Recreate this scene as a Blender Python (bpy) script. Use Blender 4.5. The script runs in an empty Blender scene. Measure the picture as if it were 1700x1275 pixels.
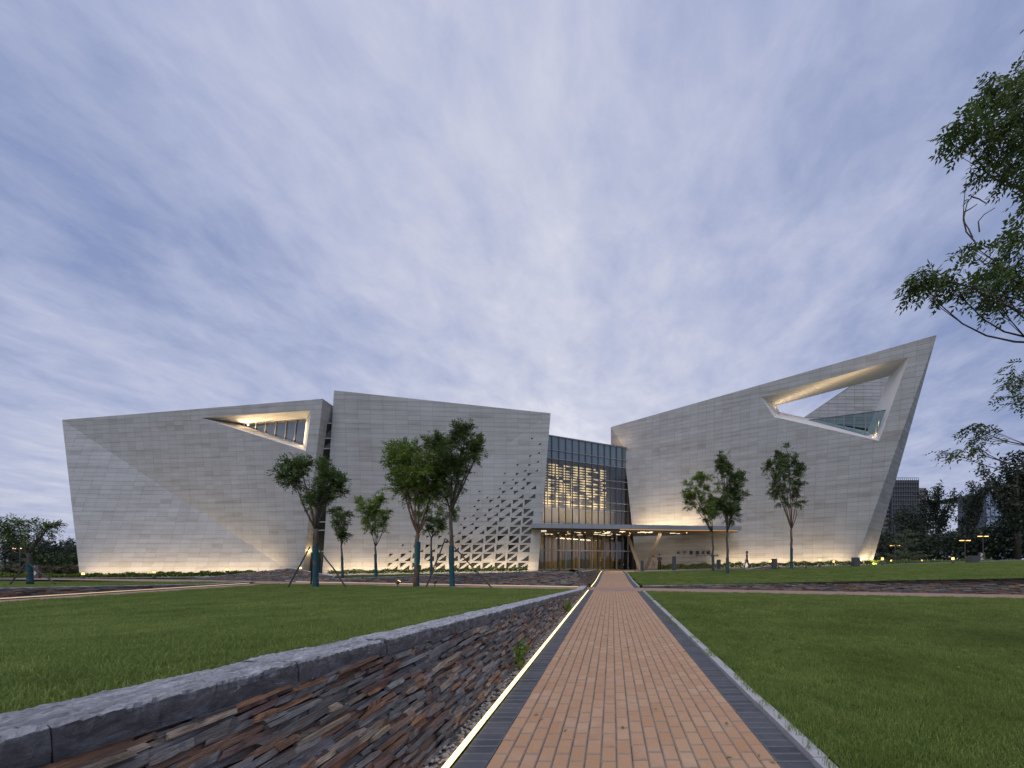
import bpy, math, random
import numpy as np
from mathutils import noise as mnoise
from mathutils import Vector, Matrix
R = random.Random(7)
C = bpy.context.scene.collection
scene = bpy.context.scene
rad = math.radians

# ------------------------------------------------------------------ camera, sky, sun, exposure
EYE, FPX, PU, PV = 1.27, 660.0, 1016.0, 931.0      # eye height, focal length and vanishing point in photograph pixels
cam = bpy.data.cameras.new('camera'); cam_o = bpy.data.objects.new('camera', cam); C.objects.link(cam_o)
cam_o.location = (0, 0, EYE); cam_o.rotation_euler = (rad(90), 0, 0)
cam.sensor_width = 36; cam.lens = FPX / 1700 * 36
cam.shift_x = (850 - PU) / 1700; cam.shift_y = (PV - 637.5) / 1700
cam.clip_start = 0.05; cam.clip_end = 6000
scene.camera = cam_o

SUN_EL, SUN_AZ = rad(60), rad(205)                 # veiled light from high behind the camera
world = bpy.data.worlds.new('World'); scene.world = world; world.use_nodes = True
def build_sky():
    nt = world.node_tree; N = nt.nodes; L = nt.links; N.clear()
    out = N.new('ShaderNodeOutputWorld'); bg = N.new('ShaderNodeBackground')
    bg.inputs['Strength'].default_value = 0.1
    L.new(bg.outputs[0], out.inputs[0])
    sky = N.new('ShaderNodeTexSky'); sky.sky_type = 'NISHITA'; sky.sun_disc = False
    sky.sun_elevation = SUN_EL; sky.sun_rotation = SUN_AZ; sky.air_density = 1.6; sky.dust_density = 2.0; sky.ozone_density = 2.0
    tc = N.new('ShaderNodeTexCoord'); sep = N.new('ShaderNodeSeparateXYZ'); L.new(tc.outputs['Generated'], sep.inputs[0])
    def M(op, a, b=None, c=None):
        n = N.new('ShaderNodeMath'); n.operation = op
        for i, x in enumerate((a, b, c)):
            if x is None: continue
            if isinstance(x, (int, float)): n.inputs[i].default_value = x
            else: L.new(x, n.inputs[i])
        return n.outputs[0]
    zz = M('ADD', M('MAXIMUM', sep.outputs[2], 0.0), 0.16)
    px = M('DIVIDE', sep.outputs[0], zz); py = M('DIVIDE', sep.outputs[1], zz)
    def noise(sx, sy, off, scale, detail, rough, dist=0.0):
        cb = N.new('ShaderNodeCombineXYZ')
        L.new(M('MULTIPLY_ADD', px, sx, off), cb.inputs[0]); L.new(M('MULTIPLY_ADD', py, sy, off * .7), cb.inputs[1])
        n = N.new('ShaderNodeTexNoise'); n.inputs['Scale'].default_value = scale; n.inputs['Detail'].default_value = detail
        n.inputs['Roughness'].default_value = rough; n.inputs['Distortion'].default_value = dist
        L.new(cb.outputs[0], n.inputs['Vector']); return n.outputs['Fac']
    big = noise(.60, .42, 3.1, 1.0, 3, .5, .25)
    med = noise(1.9, 1.05, 8.4, 1.0, 5, .6, .3)
    fine = noise(6.5, 4.6, 1.7, 1.0, 5, .62, .25)
    dens = M('ADD', M('ADD', M('MULTIPLY', big, .70), M('MULTIPLY', med, .50)), M('MULTIPLY', fine, .78))
    mr = N.new('ShaderNodeMapRange'); mr.inputs['From Min'].default_value = .42; mr.inputs['From Max'].default_value = 1.48
    # the deck is brightest low over the building and thins out to both sides
    side = M('ABSOLUTE', M('ADD', sep.outputs[0], .10))
    low = M('MULTIPLY', M('POWER', M('SUBTRACT', 1.0, M('MAXIMUM', sep.outputs[2], 0)), 2.2), .50)
    L.new(M('SUBTRACT', M('ADD', dens, low), M('MULTIPLY', side, .78)), mr.inputs['Value'])
    ramp = N.new('ShaderNodeValToRGB'); e = ramp.color_ramp.elements
    e[0].position = 0; e[0].color = (2.5, 3.15, 5.4, 1)
    e[1].position = 1; e[1].color = (9.4, 9.3, 10.0, 1)
    m1 = e.new(.35); m1.color = (4.55, 5.0, 6.95, 1)
    m2 = e.new(.68); m2.color = (6.6, 6.75, 8.0, 1)
    L.new(mr.outputs[0], ramp.inputs[0])
    mix = N.new('ShaderNodeMixRGB'); mix.inputs[0].default_value = .93
    L.new(sky.outputs[0], mix.inputs[1]); L.new(ramp.outputs[0], mix.inputs[2])
    L.new(mix.outputs[0], bg.inputs[0])
build_sky()
sun = bpy.data.lights.new('sun', 'SUN'); sun_o = bpy.data.objects.new('sun', sun); C.objects.link(sun_o)
sun.energy = 0.95; sun.angle = rad(35); sun.color = (1.0, .97, .94)
d = Vector((math.sin(SUN_AZ) * math.cos(SUN_EL), math.cos(SUN_AZ) * math.cos(SUN_EL), math.sin(SUN_EL)))
sun_o.rotation_euler = d.to_track_quat('Z', 'Y').to_euler()
vs = scene.view_settings; vs.view_transform = 'Standard'; vs.look = 'None'; vs.exposure = 0.0; vs.gamma = 1.0; vs.use_curve_mapping = False
scene.cycles.max_bounces = 8; scene.cycles.transparent_max_bounces = 24; scene.cycles.caustics_reflective = False; scene.cycles.caustics_refractive = False

# ------------------------------------------------------------------ helpers
def P(u, v, Y): return Vector(((u - PU) / FPX * Y, Y, EYE + (PV - v) / FPX * Y))
def lerp(a, b, t): return a + (b - a) * t
def sstep(a, b, x):
    t = min(1, max(0, (x - a) / (b - a))); return t * t * (3 - 2 * t)
def interp(x, xs, ys): return float(np.interp(x, xs, ys))
HX = [-80, -45, -26, -8, 2, 8, 20, 40, 90]; HZ = [-.2, -.15, .03, .32, .2, .38, .8, .85, .85]
def gz(X, Y): return sstep(23, 36, Y) * interp(X, HX, HZ)

class MB:
    def __init__(s): s.v = []; s.f = []; s.m = []
    def add(s, vs, fs, mi=0):
        n = len(s.v); s.v += [tuple(x) for x in vs]; s.f += [tuple(i + n for i in f) for f in fs]; s.m += [mi] * len(fs)
    def box(s, c, h, rot=None, mi=0):
        vs = [Vector((x * h[0], y * h[1], z * h[2])) for x in (-1, 1) for y in (-1, 1) for z in (-1, 1)]
        if rot is not None: vs = [rot @ v for v in vs]
        c = Vector(c)
        s.add([v + c for v in vs], [(0, 1, 3, 2), (4, 6, 7, 5), (0, 4, 5, 1), (2, 3, 7, 6), (0, 2, 6, 4), (1, 5, 7, 3)], mi)
    def bar(s, a, b, w, h, mi=0, up=Vector((0, 0, 1))):
        a = Vector(a); b = Vector(b); d = (b - a); l = d.length; d.normalize()
        x = d.cross(up)
        if x.length < 1e-4: x = Vector((1, 0, 0))
        x.normalize(); y = x.cross(d)
        vs = [p + x * (sx * w / 2) + y * (sy * h / 2) for p in (a, b) for sx, sy in ((-1, -1), (1, -1), (1, 1), (-1, 1))]
        s.add(vs, [(3, 2, 1, 0), (4, 5, 6, 7), (0, 1, 5, 4), (1, 2, 6, 5), (2, 3, 7, 6), (3, 0, 4, 7)], mi)
    def tube(s, pts, rs, n=7, mi=0, cap=True):
        pts = [Vector(p) for p in pts]; k0 = len(s.v); k = len(pts)
        for i, p in enumerate(pts):
            d = (pts[min(i + 1, k - 1)] - pts[max(i - 1, 0)]).normalized()
            x = d.cross(Vector((.31, .95, .1))); x.normalize(); y = d.cross(x)
            for j in range(n):
                a = j / n * math.tau; s.v.append(tuple(p + (x * math.cos(a) + y * math.sin(a)) * rs[i]))
        for i in range(k - 1):
            for j in range(n):
                a, b = k0 + i * n + j, k0 + i * n + (j + 1) % n
                s.f.append((a, b, b + n, a + n)); s.m.append(mi)
        if cap:
            s.f.append(tuple(k0 + j for j in range(n))[::-1]); s.f.append(tuple(k0 + (k - 1) * n + j for j in range(n))); s.m += [mi, mi]
    def lathe(s, prof, c, n=14, mi=0):
        c = Vector(c); k0 = len(s.v); k = len(prof)
        for r, z in prof:
            for j in range(n):
                a = j / n * math.tau; s.v.append((c.x + r * math.cos(a), c.y + r * math.sin(a), c.z + z))
        for i in range(k - 1):
            for j in range(n):
                a, b = k0 + i * n + j, k0 + i * n + (j + 1) % n
                s.f.append((a, b, b + n, a + n)); s.m.append(mi)
        s.f.append(tuple(k0 + j for j in range(n))[::-1]); s.f.append(tuple(k0 + (k - 1) * n + j for j in range(n))); s.m += [mi, mi]

WL = {}      # world location of every object built here
def build(mb, name, mats, parent=None, loc=None, smooth=False):
    """Link the shapes of MB (world coordinates) as ONE mesh object."""
    org = WL[parent.name] if parent else (Vector(loc) if loc is not None else Vector((0, 0, 0)))
    me = bpy.data.meshes.new(name)
    me.from_pydata([(x - org.x, y - org.y, z - org.z) for x, y, z in mb.v], [], mb.f)
    for m in (mats if isinstance(mats, (list, tuple)) else [mats]): me.materials.append(m)
    if any(mb.m): me.polygons.foreach_set('material_index', mb.m)
    if smooth: me.polygons.foreach_set('use_smooth', [True] * len(me.polygons))
    me.update()
    o = bpy.data.objects.new(name, me); C.objects.link(o)
    if parent: o.parent = parent
    else: o.location = org
    WL[o.name] = org
    return o
def np_mesh(name, V, F, mat, parent=None):
    """A mesh object from numpy quads/triangles (world coordinates)."""
    org = np.array(WL[parent.name]) if parent else np.zeros(3)
    V = np.asarray(V, dtype=np.float32) - org.astype(np.float32); F = np.asarray(F, dtype=np.int32)
    me = bpy.data.meshes.new(name); k = F.shape[1]
    me.vertices.add(len(V)); me.vertices.foreach_set('co', V.ravel())
    me.loops.add(F.size); me.loops.foreach_set('vertex_index', F.ravel())
    me.polygons.add(len(F)); me.polygons.foreach_set('loop_start', np.arange(0, F.size, k, dtype=np.int32))
    me.update(calc_edges=True); me.validate()
    me.materials.append(mat)
    o = bpy.data.objects.new(name, me); C.objects.link(o)
    if parent: o.parent = parent
    WL[o.name] = Vector(org); return o
def tag(o, label=None, cat=None, group=None, kind=None):
    if label: o['label'] = label
    if cat: o['category'] = cat
    if group: o['group'] = group
    if kind: o['kind'] = kind
    return o
def thing(name, loc, label, cat, group=None):
    o = bpy.data.objects.new(name, None); C.objects.link(o); o.location = loc; o.empty_display_size = .2
    WL[o.name] = Vector(loc); return tag(o, label, cat, group)
def dup(root, loc, label, rotz=0.0, scale=1.0):
    r = root.copy(); C.objects.link(r); r.location = loc; r.rotation_euler = (0, 0, rotz); r.scale = (scale,) * 3; r['label'] = label
    for ch in list(root.children):
        c = ch.copy(); C.objects.link(c); c.parent = r
        for g in ch.children:
            e = g.copy(); C.objects.link(e); e.parent = c
    return r

# ------------------------------------------------------------------ materials
def mat(name, rough=.7, spec=.35):
    m = bpy.data.materials.new(name); m.use_nodes = True
    b = m.node_tree.nodes['Principled BSDF']; b.inputs['Roughness'].default_value = rough
    b.inputs['Specular IOR Level'].default_value = spec
    return m, m.node_tree, b
def nd(nt, t, **kw):
    n = nt.nodes.new(t)
    for k, v in kw.items():
        if k in n.inputs: n.inputs[k].default_value = v
        else: setattr(n, k, v)
    return n
def rand_fac(nt):
    """One random number per piece: per object and per loose island."""
    oi = nd(nt, 'ShaderNodeObjectInfo'); ge = nd(nt, 'ShaderNodeNewGeometry')
    a = nd(nt, 'ShaderNodeMath', operation='ADD'); nt.links.new(oi.outputs['Random'], a.inputs[0]); nt.links.new(ge.outputs['Random Per Island'], a.inputs[1])
    f = nd(nt, 'ShaderNodeMath', operation='FRACT'); nt.links.new(a.outputs[0], f.inputs[0]); return f.outputs[0]
def ramp(nt, fac, cols, interp='LINEAR'):
    r = nd(nt, 'ShaderNodeValToRGB'); e = r.color_ramp.elements; r.color_ramp.interpolation = interp
    while len(e) < len(cols): e.new(.5)
    for i, (p, c) in enumerate(cols): e[i].position = p; e[i].color = (*c, 1)
    nt.links.new(fac, r.inputs[0]); return r.outputs[0]
def noise_tex(nt, scale, detail=4, rough=.6, coords='Object', stretch=None, dist=0):
    tc = nd(nt, 'ShaderNodeTexCoord'); n = nd(nt, 'ShaderNodeTexNoise', Scale=scale, Detail=detail, Roughness=rough, Distortion=dist)
    src = tc.outputs[coords]
    if coords == 'World':
        pass
    if stretch:
        mp = nd(nt, 'ShaderNodeMapping'); mp.inputs['Scale'].default_value = stretch; nt.links.new(src, mp.inputs[0]); src = mp.outputs[0]
    nt.links.new(src, n.inputs['Vector']); return n.outputs['Fac']
def mixc(nt, fac, a, b, mode='MIX'):
    m = nd(nt, 'ShaderNodeMixRGB', blend_type=mode)
    for i, x in enumerate((fac, a, b)):
        if isinstance(x, (int, float)): m.inputs[i].default_value = x
        elif isinstance(x, tuple): m.inputs[i].default_value = (*x, 1)
        else: nt.links.new(x, m.inputs[i])
    return m.outputs[0]
def bump(nt, b, h, strength=.3, dist=.02):
    bp = nd(nt, 'ShaderNodeBump', Strength=strength, Distance=dist); nt.links.new(h, bp.inputs['Height']); nt.links.new(bp.outputs[0], b.inputs['Normal'])
def simple(name, col, rough=.6, var=.15, scale=8, metal=0.0, bmp=0.0, spec=.35):
    m, nt, b = mat(name, rough, spec); b.inputs['Metallic'].default_value = metal
    n = noise_tex(nt, scale, 5)
    c = mixc(nt, n, tuple(x * (1 - var) for x in col), tuple(min(1, x * (1 + var)) for x in col)); nt.links.new(c, b.inputs['Base Color'])
    if bmp: bump(nt, b, n, bmp)
    return m
def emis(name, col, s):
    m, nt, b = mat(name); b.inputs['Base Color'].default_value = (*col, 1); b.inputs['Emission Color'].default_value = (*col, 1); b.inputs['Emission Strength'].default_value = s
    return m
def stone_material(name, tones, grain=.10, runs=True):
    m, nt, b = mat(name, .72, .3)
    f = rand_fac(nt)
    if runs:      # neighbouring panels of one course come from the same block of stone
        r_ = noise_tex(nt, 1.0, 2, .5, stretch=(.22, .22, 2.38)); a = nd(nt, 'ShaderNodeMath', operation='MULTIPLY_ADD'); nt.links.new(r_, a.inputs[0]); a.inputs[1].default_value = 1.5; a.inputs[2].default_value = -.45
        b2 = nd(nt, 'ShaderNodeMath', operation='MULTIPLY_ADD'); nt.links.new(f, b2.inputs[0]); b2.inputs[1].default_value = .38; nt.links.new(a.outputs[0], b2.inputs[2]); f = b2.outputs[0]
    c = ramp(nt, f, tones)
    n = noise_tex(nt, 9, 6, .7); c = mixc(nt, 1.0, c, ramp(nt, n, [(.3, (1 - grain,) * 3), (.7, (1,) * 3)]), 'MULTIPLY')
    n2 = noise_tex(nt, .35, 4, .6, stretch=(1.6, 1.6, .22)); c = mixc(nt, 1.0, c, ramp(nt, n2, [(.3, (.90, .89, .87)), (.7, (1, 1, 1))]), 'MULTIPLY')
    n3 = noise_tex(nt, 60, 2, .5); c = mixc(nt, 1.0, c, ramp(nt, n3, [(.35, (.93,) * 3), (.65, (1,) * 3)]), 'MULTIPLY')
    nt.links.new(c, b.inputs['Base Color']); bump(nt, b, n, .15, .01); return m
K = {}
K['stone'] = stone_material('grey_limestone', [(0, (.365, .36, .355)), (.25, (.43, .428, .43)), (.5, (.475, .478, .488)), (.8, (.51, .513, .525)), (1, (.545, .548, .56))])
K['reveal'] = simple('smooth_limestone', (.62, .61, .60), .6, .05, 3)
K['joint'] = simple('grey_joint', (.20, .195, .19), .9)
K['backing'] = simple('wall_core', (.12, .12, .12), .9)
def glass(name, tint, refl=.12, gloss=.02, see=True):
    m = bpy.data.materials.new(name); m.use_nodes = True; nt = m.node_tree; nt.nodes.clear()
    out = nd(nt, 'ShaderNodeOutputMaterial'); mx = nd(nt, 'ShaderNodeMixShader')
    gl = nd(nt, 'ShaderNodeBsdfGlossy', Roughness=gloss); gl.inputs['Color'].default_value = (.92, .96, 1, 1)
    fr = nd(nt, 'ShaderNodeLayerWeight', Blend=.5)
    mr = nd(nt, 'ShaderNodeMapRange'); mr.inputs['To Min'].default_value = refl; mr.inputs['To Max'].default_value = .8
    pw = nd(nt, 'ShaderNodeMath', operation='POWER'); pw.inputs[1].default_value = 3.0; nt.links.new(fr.outputs['Facing'], pw.inputs[0]); nt.links.new(pw.outputs[0], mr.inputs['Value']); nt.links.new(mr.outputs[0], mx.inputs[0])
    if see: tr = nd(nt, 'ShaderNodeBsdfTransparent')
    else: tr = nd(nt, 'ShaderNodeBsdfDiffuse')
    tr.inputs['Color'].default_value = (*tint, 1)
    nt.links.new(tr.outputs[0], mx.inputs[1]); nt.links.new(gl.outputs[0], mx.inputs[2]); nt.links.new(mx.outputs[0], out.inputs[0]); return m
K['glass'] = glass('clear_glazing', (.72, .78, .80), .09)
K['spandrel'] = glass('sky_tint_spandrel_glass', (.09, .14, .15), .14, .05, False)  # opaque blue-grey tint stands in for the sky reflected in the top rows
K['darkglass'] = glass('dark_window_glass', (.03, .033, .03), .045, .03, False)
K['bluglass'] = glass('sky_blue_window_glass', (.012, .02, .025), .20, .04, False)
K['rail_glass'] = glass('balustrade_glass', (.42, .56, .62), .14, .02)
K['alu'] = simple('dark_grey_aluminium', (.10, .11, .125), .45, .08, 4, .3)
K['alu_light'] = simple('silver_grey_aluminium', (.34, .34, .36), .4, .05, 3, .4)
K['fascia'] = simple('canopy_panel_metal', (.30, .32, .36), .4, .06, 1.5, .35)
K['soffit'] = simple('bronze_soffit', (.16, .13, .105), .5, .1, 2)
K['wood'] = simple('golden_timber_lining', (.32, .21, .085), .5, .25, 1.2)
K['inner'] = simple('beige_inner_wall', (.42, .35, .28), .7, .08, .8)
K['lattice'] = simple('grey_screen_wall', (.24, .22, .195), .7, .08, .8)
K['slot'] = emis('lit_slot', (1.0, .72, .36), .95)
K['lamp_warm'] = emis('warm_lamp', (1.0, .52, .13), 4.0)
K['lamp_white'] = emis('white_downlight', (1.0, .86, .62), 1.8)
K['led'] = emis('warm_led_strip', (1.0, .77, .40), 1.9)
K['led_dim'] = emis('dim_warm_strip', (1.0, .74, .44), .5)
K['black'] = simple('black_letters', (.015, .015, .016), .5)
K['white'] = simple('white_sign_paint', (.8, .8, .8), .5)
K['pillar'] = simple('charcoal_steel', (.075, .08, .088), .5, .12, 5)
K['granite'] = simple('dark_granite', (.11, .105, .105), .6, .25, 30)
K['kerb'] = simple('pale_kerb_stone', (.43, .42, .42), .75, .25, 14, bmp=.2)
K['kerb_grey'] = simple('grey_kerb_stone', (.23, .23, .25), .75, .2, 14)
K['wrap'] = simple('green_trunk_wrap', (.02, .085, .105), .7, .25, 12, bmp=.3)
K['stake'] = simple('weathered_pole', (.075, .06, .05), .8, .3, 20)
K['asphalt'] = simple('asphalt', (.06, .06, .062), .85, .2, 40)
def bark_material(name, a, b_):
    m, nt, b = mat(name, .85, .2); n = noise_tex(nt, 14, 6, .65, stretch=(1, 1, .25)); nt.links.new(ramp(nt, n, [(.35, a), (.7, b_)]), b.inputs['Base Color']); bump(nt, b, n, .5, .02); return m
K['bark'] = bark_material('grey_bark', (.075, .062, .052), (.17, .14, .115))
K['bark_red'] = bark_material('brown_bark', (.10, .065, .045), (.24, .155, .11))
def leaf_material(name, a, b_, trans=.25, ground=False):
    m = bpy.data.materials.new(name); m.use_nodes = True; nt = m.node_tree; b = nt.nodes['Principled BSDF']; b.inputs['Roughness'].default_value = .5; b.inputs['Specular IOR Level'].default_value = .3
    mid = tuple((x + y) / 2 for x, y in zip(a, b_))
    n = noise_tex(nt, .9, 3, .6); f = rand_fac(nt)
    if ground:
        g_ = nd(nt, 'ShaderNodeNewGeometry'); nn_ = nd(nt, 'ShaderNodeTexNoise', Scale=.75, Detail=5, Roughness=.65); nt.links.new(g_.outputs['Position'], nn_.inputs['Vector']); n = nn_.outputs['Fac']
    ad = nd(nt, 'ShaderNodeMath', operation='MULTIPLY_ADD'); nt.links.new(f, ad.inputs[0]); ad.inputs[1].default_value = .45 if ground else .55
    sb = nd(nt, 'ShaderNodeMath', operation='MULTIPLY_ADD'); nt.links.new(n, sb.inputs[0]); sb.inputs[1].default_value = 1.35 if ground else 1.2; sb.inputs[2].default_value = -.40 if ground else -.38
    nt.links.new(sb.outputs[0], ad.inputs[2])
    c = ramp(nt, ad.outputs[0], [(0, a), (.55, mid), (1, b_)]); nt.links.new(c, b.inputs['Base Color'])
    t = nd(nt, 'ShaderNodeBsdfTranslucent'); nt.links.new(c, t.inputs[0]); mx = nd(nt, 'ShaderNodeMixShader'); mx.inputs[0].default_value = trans
    nt.links.new(b.outputs[0], mx.inputs[1]); nt.links.new(t.outputs[0], mx.inputs[2]); nt.links.new(mx.outputs[0], nt.nodes['Material Output'].inputs[0]); return m
K['leaf'] = leaf_material('green_leaflets', (.08, .13, .025), (.28, .38, .085))
K['leaf_dark'] = leaf_material('dark_leaflets', (.045, .08, .028), (.18, .245, .07))
K['leaf_far'] = leaf_material('far_foliage', (.018, .028, .018), (.062, .082, .048), .15)
K['leaf_pine'] = leaf_material('cedar_needles', (.08, .11, .05), (.20, .23, .11), .1)
K['leaf_shrub'] = leaf_material('shrub_leaves', (.022, .04, .014), (.07, .105, .03), .15)
K['leaf_hedge'] = leaf_material('hedge_leaves', (.07, .12, .015), (.20, .27, .04))
K['grass'] = leaf_material('grass_blades', (.12, .175, .032), (.38, .46, .125), .35, True)
m, nt, b = mat('turf', .9, .1)
n1 = noise_tex(nt, 1.1, 5, .65); n2 = noise_tex(nt, 35, 4, .7)
c = mixc(nt, n1, (.06, .10, .02), (.11, .16, .035)); c = mixc(nt, 1.0, c, ramp(nt, n2, [(.3, (.6, .6, .6)), (.7, (1, 1, 1))]), 'MULTIPLY'); nt.links.new(c, b.inputs['Base Color']); bump(nt, b, n2, .8, .03); K['turf'] = m
def slate_material(name, big, dark=1.0):
    m, nt, b = mat(name, .62, .4); f = rand_fac(nt)
    c = ramp(nt, f, [(0, (.13, .132, .145)), (.14, (.20, .20, .215)), (.27, (.23, .15, .115)), (.40, (.32, .28, .24)), (.50, (.17, .115, .11)), (.62, (.25, .255, .275)), (.73, (.33, .19, .115)), (.83, (.15, .15, .16)), (.93, (.40, .33, .27)), (1, (.27, .12, .065))], 'CONSTANT'); c = mixc(nt, 1.0, c, (dark * 1.42, dark * 1.34, dark * 1.20), 'MULTIPLY')
    n = noise_tex(nt, 7 * big, 6, .65, stretch=(2.2, .6, 3.0), dist=.4); c = mixc(nt, 1.0, c, ramp(nt, n, [(.28, (.55, .52, .50)), (.55, (1, 1, 1)), (.75, (1.0, .95, .90))]), 'MULTIPLY')
    lay = noise_tex(nt, 1.0, 4, .7, stretch=(60 * big, 3 * big, 90 * big), dist=.3); c = mixc(nt, 1.0, c, ramp(nt, lay, [(.35, (.62, .61, .60)), (.6, (1, 1, 1))]), 'MULTIPLY')
    n3 = noise_tex(nt, 3.2 * big, 5, .7, stretch=(1.5, .5, 2.0)); c = mixc(nt, ramp(nt, n3, [(.58, (0,) * 3), (.74, (.6,) * 3)]), c, (.27, .15, .08))
    ad = nd(nt, 'ShaderNodeMath', operation='ADD'); nt.links.new(n, ad.inputs[0]); nt.links.new(lay, ad.inputs[1]); n = ad.outputs[0]
    nt.links.new(c, b.inputs['Base Color']); bump(nt, b, n, .9, .02); return m
K['slate'] = slate_material('cleft_slate', 1.0)
K['slate_far'] = slate_material('dark_cleft_slate', .5, .50)
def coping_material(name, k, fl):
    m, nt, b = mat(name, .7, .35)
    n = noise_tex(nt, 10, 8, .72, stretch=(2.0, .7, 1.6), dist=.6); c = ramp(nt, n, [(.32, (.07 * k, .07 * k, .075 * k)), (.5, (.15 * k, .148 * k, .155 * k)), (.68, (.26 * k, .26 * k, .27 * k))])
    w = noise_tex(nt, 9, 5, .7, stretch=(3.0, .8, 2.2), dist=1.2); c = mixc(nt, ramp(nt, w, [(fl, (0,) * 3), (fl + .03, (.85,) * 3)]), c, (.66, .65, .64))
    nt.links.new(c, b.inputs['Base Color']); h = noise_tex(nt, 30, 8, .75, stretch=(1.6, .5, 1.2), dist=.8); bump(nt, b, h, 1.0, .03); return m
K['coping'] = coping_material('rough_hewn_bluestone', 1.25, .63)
K['coping_top'] = coping_material('pale_bluestone_top', 2.9, .59)  # top faces: same stone in a paler tone with more white flecks
def brick_material(name, tones, worn):
    m, nt, b = mat(name, .8, .25); c = ramp(nt, rand_fac(nt), tones)
    n = noise_tex(nt, 120, 3, .7); c = mixc(nt, 1.0, c, ramp(nt, n, [(.3, (.78,) * 3), (.7, (1.0,) * 3)]), 'MULTIPLY')
    n2 = noise_tex(nt, 2.2, 6, .7); c = mixc(nt, ramp(nt, n2, [(.50, (0,) * 3), (.72, (.55,) * 3)]), c, worn)
    nt.links.new(c, b.inputs['Base Color']); bump(nt, b, n, .25, .004); return m
K['brick'] = brick_material('tan_paving_brick', [(0, (.52, .295, .165)), (.3, (.565, .335, .195)), (.6, (.54, .31, .18)), (.85, (.59, .365, .215)), (1, (.53, .285, .15))], (.58, .42, .31))
K['edge'] = brick_material('charcoal_paver', [(0, (.075, .08, .092)), (.5, (.095, .10, .115)), (1, (.12, .125, .14))], (.16, .16, .17))
K['sand'] = simple('joint_sand', (.085, .075, .07), .95, .5, 40)
K['dust'] = simple('dusty_brick_edge', (.36, .265, .20), .9, .3, 30)
K['dust_dark'] = simple('dusty_paver_edge', (.15, .15, .155), .9, .3, 30)
K['pebble'] = stone_material('river_pebble', [(0, (.20, .18, .165)), (.3, (.40, .36, .32)), (.6, (.16, .15, .155)), (.8, (.5, .45, .39)), (1, (.32, .25, .20))], runs=False)
K['gravel'] = simple('dark_gravel', (.14, .125, .115), .95, .5, 60, bmp=.6)
m, nt, b = mat('pink_paving', .85, .2)
tc = nd(nt, 'ShaderNodeTexCoord'); bt = nd(nt, 'ShaderNodeTexBrick', Scale=5.0); bt.inputs['Color1'].default_value = (.36, .235, .18, 1); bt.inputs['Color2'].default_value = (.42, .27, .205, 1); bt.inputs['Mortar'].default_value = (.24, .19, .17, 1); bt.inputs['Mortar Size'].default_value = .015
nt.links.new(tc.outputs['Object'], bt.inputs['Vector']); nt.links.new(bt.outputs[0], b.inputs['Base Color']); K['pink'] = m
K['plaza'] = simple('plaza_stone', (.30, .285, .275), .8, .15, 3)
K['earth'] = simple('dark_soil_lawn', (.05, .075, .025), .95, .4, 1.5)

# ------------------------------------------------------------------ ground sheet
def ground():
    xs = sorted(set([-2500, -900, -400, -200, -120] + [x for x in range(-90, 91, 3)] + [120, 200, 400, 900, 2500]))
    ys = sorted(set([-60, -20] + [y for y in range(-8, 80, 3)] + [100, 140, 200, 400, 900, 2500]))
    mb = MB()
    mb.v = [(x, y, gz(x, y) - .10) for y in ys for x in xs]
    n = len(xs)
    mb.f = [(j * n + i, j * n + i + 1, (j + 1) * n + i + 1, (j + 1) * n + i) for j in range(len(ys) - 1) for i in range(n - 1)]; mb.m = [0] * len(mb.f)
    tag(build(mb, 'ground', K['earth'], smooth=True), kind='structure')
ground()
def cross_near(X): return 16.9 - .265 * X          # near edge of the path that crosses in front of the museum
def cross_far(X): return 18.85 - .265 * X
def sheet(name, x0, x1, nx, yfun0, yfun1, ny, zfun, material, **kw):
    mb = MB()
    for j in range(ny + 1):
        for i in range(nx + 1):
            X = lerp(x0, x1, i / nx); Y = lerp(yfun0(X), yfun1(X), j / ny); mb.v.append((X, Y, zfun(X, Y)))
    mb.f = [(j * (nx + 1) + i, j * (nx + 1) + i + 1, (j + 1) * (nx + 1) + i + 1, (j + 1) * (nx + 1) + i) for j in range(ny) for i in range(nx)]; mb.m = [0] * len(mb.f)
    return build(mb, name, material, smooth=True)
tag(sheet('cross_path', -46, 60, 53, lambda x: cross_near(x) - .05, lambda x: cross_far(x) + .05, 2, lambda x, y: gz(x, y) + .004, K['pink']), kind='structure')
tag(sheet('side_path', -20.15, -18.2, 2, lambda x: -6, lambda x: cross_near(x), 20, lambda x, y: gz(x, y) - .024, K['pink']), kind='structure')
tag(sheet('plaza', -30, 24, 60, lambda x: 38.5 if x < 2 else 38.5 - (x - 2) * .02, lambda x: 52, 14, lambda x, y: gz(x, y) + .0, K['plaza']), kind='structure')

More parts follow.
